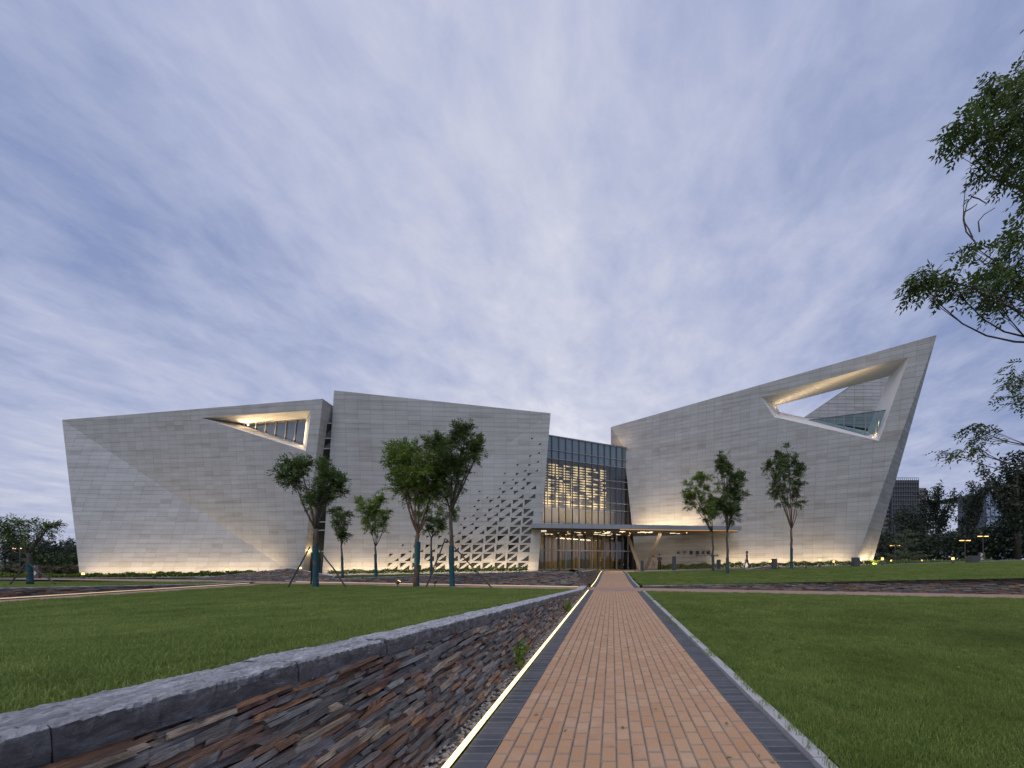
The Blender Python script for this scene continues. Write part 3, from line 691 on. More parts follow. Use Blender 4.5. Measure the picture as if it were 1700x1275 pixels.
bpy.data.objects.remove(bpy.data.objects['wing_body'])
def poly_obj(name, root, pts, material, th=None):
    q = MB(); q.add(pts, [tuple(range(len(pts)))]); return build(q, name, material, root)
# roof, back and hidden side of the wing
def shell(root, TL, TR, BR, BL, dTL, dTR, dBR, dBL):
    q = MB(); v = [TL, TR, BR, BL, TL + dTL, TR + dTR, BR + dBR, BL + dBL]; q.add(v, [(0, 1, 5, 4), (7, 6, 5, 4)[::-1], (0, 4, 7, 3)]); return build(q, 'rear_shell', K['reveal'], root)
shell(wl, A_TL + Vector((0, .05, -.02)), A_TR + Vector((0, .05, -.02)), A_BR, A_BL, Vector((1.5, 14, -1)), Vector((.35, 14, -1.5)), Vector((.2, 14, .3)), Vector((1.5, 14, 0)))
# the recessed triangular window
DW = Vector((0, 1.75, 0))
wi = [P(391, 703.2, wh[0].y + 1.8), P(503.5, 739.5, wh[1].y + 1.75), P(508.5, 695.5, wh[2].y + 1.75)]
q = MB()
for i in range(3):
    j = (i + 1) % 3; q.add([wh[i] + f2.n * .004, wh[j] + f2.n * .004, wi[j], wi[i]], [(0, 1, 2, 3)])
rv = build(q, 'triangular_window', K['reveal'], wl)
def lerp3(a, b, t): return a + (b - a) * t
ts = [0, .13, .30, .44, .585, .73, .865, 1.0]
for i in range(len(ts) - 1):
    a0_, a1_ = lerp3(wi[0], wi[2], ts[i]), lerp3(wi[0], wi[2], ts[i + 1]); b0_, b1_ = lerp3(wi[0], wi[1], ts[i] * .999), lerp3(wi[0], wi[1], ts[i + 1])
    q = MB(); o_ = Vector((0, .06, 0)); q.add([a0_ + o_, a1_ + o_, b1_ + o_, b0_ + o_], [(0, 1, 2, 3)]); build(q, 'pane', K['bluglass'], rv)
    if 0 < i: q = MB(); q.bar(a0_, b0_, .07, .06, up=Vector((0, 1, 0))); build(q, 'mullion', K['alu_light'], rv)
q = MB(); q.bar(wi[0], wi[1], .1, .1); q.bar(wi[0], wi[2], .1, .1); build(q, 'window_frame', K['alu_light'], rv)
lp = lerp3(wi[0], wi[1], .10) + Vector((.1, -.35, .10)); spot('window_uplight', lp, lerp3(wh[2], wh[0], .35) + Vector((0, 1, .2)), 30, 120)
area_light('window_cove_light', lerp3(wi[0], wi[1], .15) + Vector((0, -.18, .10)), wi[1] + Vector((-.2, -.18, .2)), .08, lerp3(wi[0], wi[2], .6) + Vector((0, -.9, .6)), 105)
area_light('window_jamb_light', wi[1] + Vector((-.12, -.15, .25)), wi[2] + Vector((-.12, -.15, -.3)), .06, wh[2] + Vector((.3, .6, -1)), 22)
# --- gap between left and middle wing
gp = thing('glazed_link', (-26.5, 38.2, 0), 'tall dark glazed slot between the left and the middle stone wing', 'window')
ga0, ga1, gb0, gb1 = P(513, 957, 37.6), P(537, 703, 35.75), P(545, 957, 37.6), P(560, 703, 36.5)      # its four corners, leaning with the wing
def gl(s_, t_): return lerp3(lerp3(ga0, ga1, t_), lerp3(gb0, gb1, t_), s_)
def lerp3(a, b, t): return a + (b - a) * t
glz = [0, .17, .31, .365, .60, .84, .905, 1.0]
for i in range(len(glz) - 1):
    q = MB(); q.add([gl(0, glz[i]), gl(1, glz[i]), gl(1, glz[i + 1]), gl(0, glz[i + 1])], [(0, 1, 2, 3)]); build(q, 'pane', K['darkglass'], gp)
    q = MB(); q.bar(gl(0, glz[i + 1]) + Vector((0, -.06, 0)), gl(1, glz[i + 1]) + Vector((0, -.06, 0)), .08, .10); build(q, 'transom', K['alu_light'], gp)
for x in (.05, .35, .62): q = MB(); q.bar(gl(x, 0) + Vector((0, -.05, 0)), gl(x, .16) + Vector((0, -.05, 0)), .07, .07, up=Vector((0, 1, 0))); build(q, 'door_frame', K['alu'], gp)
GY = 36.6
point('link_roof_light', P(545, 694, 37.2), 70); point('link_door_light', P(516, 915, 36.9), 20)
# --- middle wing, pierced by triangles
B_TL, B_TR, B_BR, B_BL = P(554.5, 648, 35.9), P(914, 686, 37.5), P(892.5, 958, 37.0), P(534.5, 958, 36.9)
wm = thing('museum_wing', (-15, 37, 0), 'middle stone wing pierced by rows of small triangular openings toward the entrance', 'building')
g1 = Facet([B_TL, B_TR, B_BL]); g2 = Facet([B_TR, B_BL, B_BR])
B_LT, B_LB = B_TL + Vector((1.0, 14, -1)), B_BL + Vector((.6, 14, 0)); B_RT, B_RB = B_TR + Vector((-4.0, 9.5, 0)), B_BR + Vector((-3.0, 9.5, 0))
g4 = Facet([B_TR, B_BR, B_RB], 'y', Vector((1, 0, 0))); g4.poly = ccw([g4.to2(p) for p in (B_TR, B_BR, B_RB, B_RT)])
cmax = [11, 11, 10, 9, 7, 6, 5, 5, 4, 3, 2, 1, 0, 0, 0]
holes = []; tri = []
rz0 = -.5 + ROW * math.ceil((gz(-12, 37) - .15 + .5) / ROW)
PR = random.Random(21)
CW = 1.10
for r in range(15):
    for c_ in range(cmax[r] + 1):
        k = cmax[r] - c_ + max(0, 3 - r) * .9; s = min(.94, .30 + .11 * k + (.08 if r < 2 else 0) + PR.uniform(-.03, .03))
        if r > 10: s = .34
        zc = rz0 + r * 2 * ROW; u_shift = r * .082
        xr_ = -7.75 + u_shift - c_ * CW; xl_ = xr_ - CW
        m_ = .09; w_ = CW - 2 * m_; h_ = 2 * ROW - 2 * m_ * .8; z0_, z1_ = zc + m_ * .8, zc + 2 * ROW - m_ * .8; x0_, x1_ = xl_ + m_, xr_ - m_
        d_ = .90 * s
        ch = PR.random()
        ul = [(x0_, z1_), (x0_, z1_ - h_ * d_), (x0_ + w_ * d_, z1_)]; lr = [(x1_, z0_), (x1_, z0_ + h_ * d_), (x1_ - w_ * d_, z0_)]
        for kind, t in (('ul', ul), ('lr', lr)):
            if (kind == 'ul' and ch < .14) or (kind == 'lr' and ch > .86): continue
            ctr = ((t[0][0] + t[1][0] + t[2][0]) / 3, (t[0][1] + t[1][1] + t[2][1]) / 3)
            for fi, fc in enumerate((g1, g2)):
                if all(all(a * p[0] + b * p[1] + c > .02 for a, b, c in edges(fc.poly)) for p in t): holes.append((fi, t)); tri.append((fc, t))
clad(wm, [g1, g2, g4], -.5, ROW, -60 + (-7.75 + 60) % CW, CW, holes=holes)
for fc, t in tri:
    q = MB(); k = ((t[0][0] + t[1][0] + t[2][0]) / 3, (t[0][1] + t[1][1] + t[2][1]) / 3); t2 = [(k[0] + (x - k[0]) * .97, k[1] + (z - k[1]) * .97) for x, z in t]
    a = [fc.to3(p, -.002) for p in t]; b_ = [fc.to3(p, -.17) for p in t2]
    q.add(a + b_, [(i, (i + 1) % 3, (i + 1) % 3 + 3, i + 3) for i in range(3)]); w = build(q, 'triangular_window', K['reveal'], wm)
    q = MB(); q.add([p + Vector((0, -.02, 0)) for p in b_], [(0, 1, 2)]); build(q, 'pane', K['darkglass'], w)
shell(wm, B_TL + Vector((0, .05, -.02)), B_TR + Vector((0, .05, -.02)), B_BR, B_BL, Vector((1.0, 14, -1)), Vector((-4.0, 9.5, 0)), Vector((-3.0, 9.5, 0)), Vector((.6, 14, 0)))
# --- right wing, with the big opening
D_TL, D_TIP, D_BR, D_B2, D_OUT = P(1014, 709, 48.4), P(1555, 556, 32.5), P(1415, 950, 36.8), P(1057.5, 952, 46.3), P(1444, 950, 40.6)
D_B1 = P(1035.5, 743, 47.25)
wr = thing('museum_wing', (12, 42, 0), 'right stone wing rising to a sharp pointed corner with a large open cutout', 'building')
h2 = Facet([D_TL, D_BR, D_TIP]); h1 = Facet([D_TL, D_B2, D_BR])
b1 = on_facet(h1, 1035.5, 743); h1 = Facet([b1, D_B2, D_BR]); h1b = Facet([D_TL, b1, D_BR])
h3 = Facet([D_TIP, D_BR, D_OUT])
h4 = Facet([D_TL, b1, P(1014, 752, 52)], 'y', Vector((-1, 0, 0)))
rh = [on_facet(h2, u, v) for u, v in ((1263.6, 659.4), (1285, 692.2), (1459.5, 732), (1509.5, 592))]
clad(wr, [h1, h2, h3, h1b], -.5, ROW, -60, .77, holes=[(1, [h2.to2(p) for p in rh])])
poly_obj('side_return', wr, [D_TL, b1, P(1014.5, 760, 50)], K['stone'])
bk = [D_TL + Vector((0.05, 3.2, -.1)), D_BR + Vector((-.6, 3.2, 0)), D_TIP + Vector((-.55, 2.2, -.55))]
hb = Facet(bk); rin = [on_facet(hb, u, v) for u, v in ((1288.5, 673.6), (1294.5, 684), (1440, 716), (1476, 624.5))]
q = MB()
for i in range(4):
    j = (i + 1) % 4; q.add([rh[i] + h2.n * .004, rh[j] + h2.n * .004, rin[j], rin[i]], [(0, 1, 2, 3)])
op = build(q, 'opening_reveal', K['reveal'], wr)
# wall slab behind the front skin, and the body below the roof terrace
ps = [hb.poly]
ps = subtract(ps, ccw([hb.to2(p) for p in rin]))
q = MB()
for p in ps: q.add([hb.to3(x) for x in p], [tuple(range(len(p)))])
build(q, 'inner_face', K['stone'], wr)
q = MB(); q.add([D_TL + Vector((0, .02, -.01)), D_TIP + Vector((0, .02, -.01)), bk[2], bk[0]], [(0, 1, 2, 3)]); q.add([D_TIP, D_OUT, bk[1] + Vector((0, 6, 0)), bk[2]], [(0, 1, 2, 3)]); build(q, 'parapet_top', K['reveal'], wr)
tz = 12.6
q = MB(); q.add([(0.0, 50.8, tz - .6), (24.5, 40.4, tz - 1.2), (27, 60, tz - 1.2), (0.0, 62, tz - .6)], [(0, 1, 2, 3)]); build(q, 'roof_terrace', K['plaza'], wr)
tw = [P(1330, 696, 50), P(1412, 640.5, 50), P(1500, 585, 50), P(1500, 720, 50)]
tf = Facet([tw[0], tw[2], tw[3]])
tq = MB(); tq.add(tw, [(0, 1, 2, 3)]); tq.add([p + Vector((1.0, 1.2, -.3)) for p in tw], [(3, 2, 1, 0)]); tq.add([tw[0], tw[2], tw[2] + Vector((1, 1.2, -.3)), tw[0] + Vector((1, 1.2, -.3))], [(0, 1, 2, 3)])
q = MB()
for k in range(30):
    for i in range(16):
        x0 = tw[0].x - 1 + i * 1.1; z0 = 14.0 + k * ROW * 1.05; p = clip_to([(x0 + .012, z0 + .012), (x0 + 1.088, z0 + .012), (x0 + 1.088, z0 + .42), (x0 + .012, z0 + .42)], ccw([tf.to2(x) for x in (tw[0], tw[2], tw[3])]))
        if len(p) >= 3: extrude(q, tf, p, .03, .0)
build(tq, 'rear_parapet', K['joint'], wr); tag(build(q, 'stone_panel', K['stone'], wr), kind='stuff')
# glass balustrade in the opening
ga, gb, gc = P(1331, 699, rh[1].y + .2), P(1452.5, 728, rh[2].y + .55), P(1470.5, 681, rh[3].y + 1.0)
bal = thing('balustrade', tuple(gb), 'triangular glass balustrade standing in the big cutout of the right wing', 'balustrade')
ts = [0, .16, .30, .42, .54, .66, .79, .92, 1.0]
def top_at(t): return lerp3(ga, gc, t)
def bot_at(t): return lerp3(ga, gb, min(1, t / .90) ) if t <= .9 else lerp3(gb, gc, (t - .9) / .1 * .999)
for i in range(len(ts) - 1):
    q = MB(); q.add([top_at(ts[i] + .0005), top_at(ts[i + 1]), bot_at(ts[i + 1]), bot_at(ts[i])], [(0, 1, 2, 3)]); build(q, 'pane', K['rail_glass'], bal)
    if 0 < i: q = MB(); q.bar(top_at(ts[i]), bot_at(ts[i]), .07, .07, up=Vector((0, 1, 0))); build(q, 'post', K['alu_light'], bal)
q = MB(); q.bar(ga, gc, .07, .06); build(q, 'handrail', K['alu'], bal)
q = MB(); q.bar(ga, gb, .06, .06); build(q, 'bottom_rail', K['alu_light'], bal)
area_light('opening_cove_light', rh[0] + Vector((1.8, .9, -.75)), rh[3] + Vector((-2.0, .7, -.9)), .05, lerp3(rh[0], rh[3], .5) + Vector((0, .5, 1.5)), 34)
area_light('opening_jamb_light', rh[2] + Vector((-.25, .6, .25)), rh[2] + Vector((.5, .6, 2.2)), .05, rh[2] + Vector((1.2, 1.2, 1.2)), 4)
point('sill_light', lerp3(rh[1], rh[2], .12) + Vector((0, .7, .2)), 2)
# a back body so that the wing is closed from the side
q = MB(); zb = tz - 1.0
q.add([(.2, 50.0, -.4), (.2, 62, -.4), (27, 60, -.4), (D_OUT.x, D_OUT.y, -.4), (.2, 50.0, zb + .3), (.2, 62, zb + .3), (27, 60, zb - .3), (24.5, 42, zb - .3)], [(0, 1, 5, 4), (1, 2, 6, 5), (2, 3, 7, 6)]); build(q, 'rear_shell', K['reveal'], wr)

# --- glass entrance hall
gh = thing('glass_hall', (-3, 45, 0), 'glass entrance hall with lit lattice inside between the middle and right stone wings', 'building')
HA, HB = Vector((-8.6, 41.64, 0)), Vector((2.6, 47.92, 0)); hd = (HB - HA).normalized(); HLEN = (HB - HA).length; hn = Vector((hd.y, -hd.x, 0))
if hn.y > 0: hn = -hn
nb = 16; pit = HLEN / nb
zs = [4.65, 5.4, 7.15, 8.0, 9.75, 10.6, 12.3, 13.2, 14.7]; zlow = [.22, 2.36, 2.46, 4.1]
def hp(s, z, off=0): return HA + hd * s + Vector((0, 0, z)) + hn * off
for i in range(nb):
    for k in range(len(zs) - 1):
        if k == 0: continue
        q = MB(); q.add([hp(i * pit + .02, zs[k] + .02), hp((i + 1) * pit - .02, zs[k] + .02), hp((i + 1) * pit - .02, zs[k + 1] - .02), hp(i * pit + .02, zs[k + 1] - .02)], [(0, 1, 2, 3)]); build(q, 'pane', K['spandrel'] if zs[k] > 12 else K['glass'], gh)
    for za, zb in ((.22, 2.36), (2.46, 4.12)):
        q = MB(); q.add([hp(i * pit + .02, za), hp((i + 1) * pit - .02, za), hp((i + 1) * pit - .02, zb), hp(i * pit + .02, zb)], [(0, 1, 2, 3)]); build(q, 'pane', K['glass'], gh)
for i in range(nb + 1):
    q = MB(); q.bar(hp(i * pit, 4.6, .07), hp(i * pit, 14.7, .07), .06, .14, up=hn); build(q, 'mullion', K['alu'], gh)
    q = MB(); q.bar(hp(i * pit, .2, .05), hp(i * pit, 4.15, .05), .16 if i % 3 == 1 else .09, .14, up=hn); build(q, 'mullion', K['alu_light'] if i % 2 else K['alu'], gh)
for z in zs[1:]:
    q = MB(); q.bar(hp(0, z, .06), hp(HLEN, z, .06), .10, .07); build(q, 'transom', K['alu_light'], gh)
q = MB(); q.bar(hp(0, 2.41, .09), hp(HLEN, 2.41, .09), .16, .16); build(q, 'transom', K['alu_light'], gh)
q = MB(); q.add([hp(-.3, 14.78, .1), hp(HLEN + .1, 14.78, .1), hp(HLEN + .1, 14.78, -9), hp(-.3, 14.78, -9)], [(0, 1, 2, 3)]); build(q, 'roof', K['alu'], gh)
q = MB(); q.add([hp(0, 5.0, -.1), hp(HLEN, 5.0, -.1), hp(HLEN, 5.0, -9), hp(0, 5.0, -9)], [(0, 1, 2, 3)]); q.add([hp(0, 4.2, -.1), hp(HLEN, 4.2, -.1), hp(HLEN, 4.2, -9), hp(0, 4.2, -9)], [(3, 2, 1, 0)]); q.add([hp(0, 4.2, -.1), hp(HLEN, 4.2, -.1), hp(HLEN, 5.0, -.1), hp(0, 5.0, -.1)], [(0, 1, 2, 3)]); build(q, 'floor_slab', K['soffit'], gh)
q = MB(); q.add([hp(-1, .2, -6), hp(HLEN + 2, .2, -6), hp(HLEN + 2, 4.2, -6), hp(-1, 4.2, -6)], [(0, 1, 2, 3)]); build(q, 'timber_wall', K['wood'], gh)
q = MB()
for i in range(26): q.bar(hp(i * .62 - 2, .2, -5.94), hp(i * .62 - 2, 4.2, -5.94), .06, .08, up=hn)
for s_ in (2.9, 6.7, 9.1): q.bar(hp(s_, .2, -5.8), hp(s_, 2.4, -5.8), .9, .12, up=hn)
build(q, 'timber_batten', K['backing'], gh)
q = MB(); q.add([hp(-2, .18, 0), hp(HLEN + 2, .18, 0), hp(HLEN + 2, .18, -9), hp(-2, .18, -9)], [(0, 1, 2, 3)]); build(q, 'floor', K['plaza'], gh)
q = MB(); q.add([hp(-1, 5.0, -4.6), hp(HLEN + 3, 5.0, -4.6), hp(HLEN + 3, 7.6, -4.6), hp(-1, 7.6, -4.6)], [(0, 1, 2, 3)]); build(q, 'inner_wall', K['inner'], gh)
q = MB(); q.add([hp(-1, 7.6, -4.4), hp(HLEN + 3, 7.6, -4.4), hp(HLEN + 3, 14.6, -4.4), hp(-1, 14.6, -4.4)], [(0, 1, 2, 3)]); build(q, 'screen_wall', K['lattice'], gh)
PR = random.Random(5)
for c_ in range(12):
    flip = c_ % 2
    for r in range(17):
        if PR.random() < .07: continue
        s0 = -.4 + c_ * 1.0; s1 = s0 + .86 + PR.uniform(-.1, .05); z = 7.8 + r * .31; ha, hb2 = (.11, .015) if (c_ + (r // 6)) % 3 else (.015, .11)
        if PR.random() < .12: s1 = s0 + .3
        q = MB(); a = [hp(s0, z - ha, -4.36), hp(s1, z - hb2, -4.36), hp(s1, z + hb2, -4.36), hp(s0, z + ha, -4.36)]; q.add(a, [(0, 1, 2, 3)]); build(q, 'lit_slot', K['slot'], gh)
area_light('hall_light', hp(1, 4.05, -3), hp(HLEN - 1, 4.05, -3), .4, hp(HLEN / 2, 0, -4.5), 170, (1, .80, .5))
area_light('screen_fill', hp(1, 7.5, -1.6), hp(HLEN - .5, 7.5, -1.6), .3, hp(HLEN / 2, 11.0, -4.4), 60, (1, .86, .70))  # added inside to lift the screen wall; no fixture stands here
area_light('gallery_light', hp(1, 7.4, -2.2), hp(HLEN - 1, 7.4, -2.2), .3, hp(HLEN / 2, 6, -4.6), 150, (1, .82, .6))
# --- canopy
cp = thing('entrance_canopy', (3, 38, 4), 'flat grey entrance canopy on slanted bronze V columns, dotted with downlights', 'canopy')
C0, C1 = Vector((-7.3, 35.85, 0)), Vector((12.75, 39.1, 0)); cd = (C1 - C0).normalized(); cl = (C1 - C0).length; cn = Vector((cd.y, -cd.x, 0))
def cpt(s, z, b_=0): return C0 + cd * s + Vector((0, 0, z)) - cn * b_
for i in range(11):
    q = MB(); a, b_ = i * cl / 11 + .01, (i + 1) * cl / 11 - .01
    q.add([cpt(a, 4.24), cpt(b_, 4.24), cpt(b_, 4.66), cpt(a, 4.66), cpt(a, 4.24, .1), cpt(b_, 4.24, .1), cpt(b_, 4.66, .1), cpt(a, 4.66, .1)], [(0, 1, 2, 3), (3, 2, 6, 7), (0, 4, 5, 1), (0, 3, 7, 4), (1, 5, 6, 2)]); build(q, 'fascia_panel', K['fascia'], cp)
q = MB(); q.add([cpt(0, 4.64, .05), cpt(cl, 4.64, .05), cpt(cl, 4.64, 3), cpt(9.0, 4.64, 9.5), cpt(0, 4.64, 7)], [(0, 1, 2, 3, 4)]); build(q, 'canopy_roof', K['fascia'], cp)
q = MB(); q.add([cpt(0, 4.10, .35), cpt(cl - .2, 4.10, .35), cpt(cl - .2, 4.10, 3), cpt(9.0, 4.10, 9.5), cpt(0, 4.10, 7)], [(4, 3, 2, 1, 0)]); q.add([cpt(0, 4.10, .35), cpt(cl - .2, 4.10, .35), cpt(cl - .2, 4.36, .35), cpt(0, 4.36, .35)], [(0, 1, 2, 3)]); q.add([cpt(0, 4.36, .08), cpt(cl, 4.36, .08), cpt(cl, 4.36, .36), cpt(0, 4.36, .36)], [(3, 2, 1, 0)]); build(q, 'soffit', K['soffit'], cp)
q = MB(); q.bar(cpt(8.2, 4.22, .24), cpt(cl - .3, 4.22, .24), .10, .05); build(q, 'cove_light', emis('cove_glow', (1, .55, .18), .55), cp)
PR = random.Random(12)
for i in range(64):
    s_, b_ = PR.uniform(1.0, 16.0), PR.uniform(.8, 7.0)
    if s_ > 11 and b_ > 3.2: continue
    if i % 2: q = MB(); l_ = PR.uniform(.14, .30); q.box(tuple(cpt(s_, 4.085, b_)), (l_, .07, .012)); build(q, 'downlight', K['lamp_white'], cp)
    else: q = MB(); q.lathe([(.05, -.012), (.05, .012)], tuple(cpt(s_, 4.085, b_)), 8); build(q, 'downlight', K['lamp_warm'] if i % 4 else K['lamp_white'], cp)
bs = P(1066, 948, 42); bs.z = gz(bs.x, 42)
for top in (Vector((1.75, 44.3, 4.12)), Vector((4.95, 40.6, 4.12))):
    dx = -.18 if top.x < 3 else .30
    q = MB(); q.bar(bs + Vector((dx, 0, -.05)), top, .34, .34, up=Vector((0, 1, 0))); build(q, 'slanted_column', simple('bronze_column', (.16, .135, .115), .5, .1, 3), cp)
area_light('soffit_wash', cpt(6, 4.05, 3), cpt(14, 4.05, 2), .6, cpt(10, 0, 3.2), 230, (1, .78, .52))
# --- uplights at the foot of the walls
area_light('left_wall_uplight', (A_BL.x + .2, A_BL.y - .75, -.12), (A_BR.x - 2.0, A_BR.y - .9, .12), .12, (A_BL.x + 10, A_BL.y + 1.2, 3.6), 400)
area_light('middle_wall_uplight', (B_BL.x + .5, B_BL.y - .75, .16), (B_BR.x - .2, B_BR.y - .75, .36), .12, (B_BL.x + 9, B_BL.y + .9, 3.8), 360)
o1, o2 = lerp3(D_B2, D_BR, .42), lerp3(D_B2, D_BR, .98)
area_light('right_wall_uplight', (o1.x - .3, o1.y - .8, gz(o1.x, o1.y) + .12), (o2.x - .3, o2.y - .8, gz(o2.x, o2.y) + .1), .12, (o2.x - 6, o2.y + 3.6, 4.2), 230)
area_light('corner_uplight', (D_BR.x + .9, D_BR.y - .2, .95), (D_OUT.x + .9, D_OUT.y - .6, .95), .12, (D_OUT.x - .3, D_OUT.y + .5, 3.8), 150)
area_light('canopy_top_uplight', (2.4, 44.9, 4.78), (9.0, 41.7, 4.78), .12, (7.0, 46.0, 8.2), 260)
point('terrace_light', P(1022, 738, 47.0) + Vector((-.5, -.3, .15)), 60)

# ------------------------------------------------------------------ wall lettering
sg = thing('wall_sign', tuple(P(1150, 917, 42.5)), 'black metal museum name in Chinese characters over small English words on the right wing', 'sign')
def letter(ch, p, size, name, parent, direction, material, depth=.03, wscale=1.0):
    cu = bpy.data.curves.new('glyph', 'FONT'); cu.body = ch; cu.size = size; cu.extrude = depth; cu.offset = size * .012
    tmp = bpy.data.objects.new('glyph', cu); C.objects.link(tmp); bpy.context.view_layer.update()
    me = bpy.data.meshes.new_from_object(tmp.evaluated_get(bpy.context.evaluated_depsgraph_get())); bpy.data.objects.remove(tmp)
    if not len(me.vertices): return None
    dx = direction.normalized(); nz = dx.cross(Vector((0, 0, 1))); M4 = Matrix(((dx.x * wscale, 0, nz.x, 0), (dx.y * wscale, 0, nz.y, 0), (0, 1, 0, 0), (0, 0, 0, 1)))
    org = WL[parent.name] if parent else Vector((0, 0, 0))
    me.transform(Matrix.Translation(p - org) @ M4); me.materials.clear(); me.materials.append(material); me.name = name
    o = bpy.data.objects.new(name, me); C.objects.link(o); o.parent = parent; WL[o.name] = org; return o
hdir = Vector((D_BR.x - D_B2.x, D_BR.y - D_B2.y, 0)).normalized()
def sign_pt(u, v): return on_facet(h1, u, v) + h1.n * .06
for ch, u, sz in (('宁', 1133.5, .44), ('夏', 1144.2, .46), ('美', 1154.5, .46), ('术', 1164, .46), ('馆', 1173, .46)): letter(ch, sign_pt(u, 920.2), sz, 'letter', sg, hdir, K['black'])
q = MB(); lp0 = sign_pt(1124, 919.8)
for a, b_, c_, e in ((0, .03, .08, .27), (.12, 0, .18, .30), (.22, .02, .30, .10), (.22, .14, .30, .28), (.02, .10, .28, .14)):
    p0, p1 = lp0 + hdir * a, lp0 + hdir * c_; q.add([p0 + Vector((0, 0, b_)), p1 + Vector((0, 0, b_)), p1 + Vector((0, 0, e)), p0 + Vector((0, 0, e))], [(0, 1, 2, 3)])
build(q, 'emblem', K['black'], sg)
for wd, u0, u1 in (('NING', 1155.5, 1160), ('XIA', 1162, 1166), ('ART', 1169, 1175), ('MUSEUM', 1179, 1193)):
    for i, ch in enumerate(wd): letter(ch, sign_pt(lerp(u0, u1, i / len(wd)), 923.6), .15, 'letter', sg, hdir, K['black'], .015, 1.0 if wd in ('NING', 'XIA') else 1.25)

# ------------------------------------------------------------------ far buildings
def far_tower():
    t = thing('apartment_tower', (0, 300, 0), 'tall grey apartment tower with a dark glazed front behind the right wing', 'building'); WLt = Vector((0, 300, 0))
    conc = simple('tower_concrete', (.22, .19, .19), .8, .1, .2); dark = simple('tower_dark_front', (.075, .08, .10), .5, .1, .2)
    def blk(name, u0, u1, v0, Y, dep, m_):
        a, b_ = P(u0, v0, Y), P(u1, v0, Y); q = MB(); q.box(((a.x + b_.x) / 2, Y + dep / 2, a.z / 2), ((b_.x - a.x) / 2, dep / 2, a.z / 2)); return build(q, name, m_, t), a, b_
    blk('tower_body', 1466, 1481, 808, 302, 20, conc); _, a, b_ = blk('glazed_front', 1481, 1525, 797, 299, 24, dark); blk('side_block', 1525, 1538, 810, 303, 18, conc)
    fr = simple('tower_frame', (.11, .11, .125), .6, .1, .2)
    for k in range(18):
        v = 801 + k * 7.35; q = MB(); p0, p1 = P(1481, v, 298.7), P(1525, v, 298.7); q.bar(p0, p1, .8, .5); build(q, 'floor_band', fr, t)
    for i in range(12):
        u = 1481 + i * 4.0; q = MB(); q.bar(P(u, 797, 298.6), P(u, 925, 298.6), .35, .5, up=Vector((0, 1, 0))); build(q, 'front_rib', fr, t)
    for i in range(3):
        for k in range(16):
            for u, Y in (((1468.5 + i * 4.2, 301.8),) if i < 3 else ()):
                v = 813 + k * 7.35; q = MB(); c_ = P(u, v, Y); q.box(tuple(c_), (.75, .15, 1.0)); build(q, 'window', K['darkglass'], t)
    for i in range(2):
        for k in range(15):
            v = 816 + k * 7.35; q = MB(); c_ = P(1529.5 + i * 4.8, v, 302.8); q.box(tuple(c_), (.85, .15, 1.0)); build(q, 'window', K['darkglass'], t)
    q = MB()
    for i in range(14): p = lerp3(a, b_, i / 13); q.bar(p, p + Vector((0, 0, 1.6)), .2, .2)
    q.bar(a + Vector((0, 0, 1.7)), b_ + Vector((0, 0, 1.7)), .3, .3); build(q, 'roof_railing', fr, t)
far_tower()
def glass_office():
    t = thing('office_block', (120, 170, 0), 'blue grey glass office block half hidden behind the right trees', 'building'); Y = 160
    bm = simple('office_panel', (.09, .105, .13), .5, .1, .3)
    a, b_, c_ = P(1590, 825, Y), P(1636, 817, Y - 12), P(1690, 821, Y + 6)
    q = MB(); q.add([a, b_, c_, Vector((a.x, a.y, 0)), Vector((b_.x, b_.y, 0)), Vector((c_.x, c_.y, 0))], [(0, 1, 4, 3), (1, 2, 5, 4)]); q.add([a, b_, c_, c_ + Vector((0, 25, 0)), a + Vector((0, 25, 0))], [(0, 1, 2, 3, 4)]); build(q, 'office_wall', bm, t)
    for s0, s1, n in ((a, b_, 7), (b_, c_, 8)):
        dn = Vector(((s1 - s0).y, -(s1 - s0).x, 0)).normalized(); dn = -dn if dn.y > 0 else dn
        for i in range(n):
            for k in range(6):
                p0, p1 = lerp3(s0, s1, (i + .08) / n), lerp3(s0, s1, (i + .92) / n); z1 = 1.6 + k * 4.1; z2 = z1 + 3.3
                q = MB(); q.add([Vector((p0.x, p0.y, p0.z - z1)) + dn * .15, Vector((p1.x, p1.y, p1.z - z1)) + dn * .15, Vector((p1.x, p1.y, p1.z - z2)) + dn * .15, Vector((p0.x, p0.y, p0.z - z2)) + dn * .15], [(0, 1, 2, 3)]); build(q, 'window', K['bluglass'], t)
glass_office()

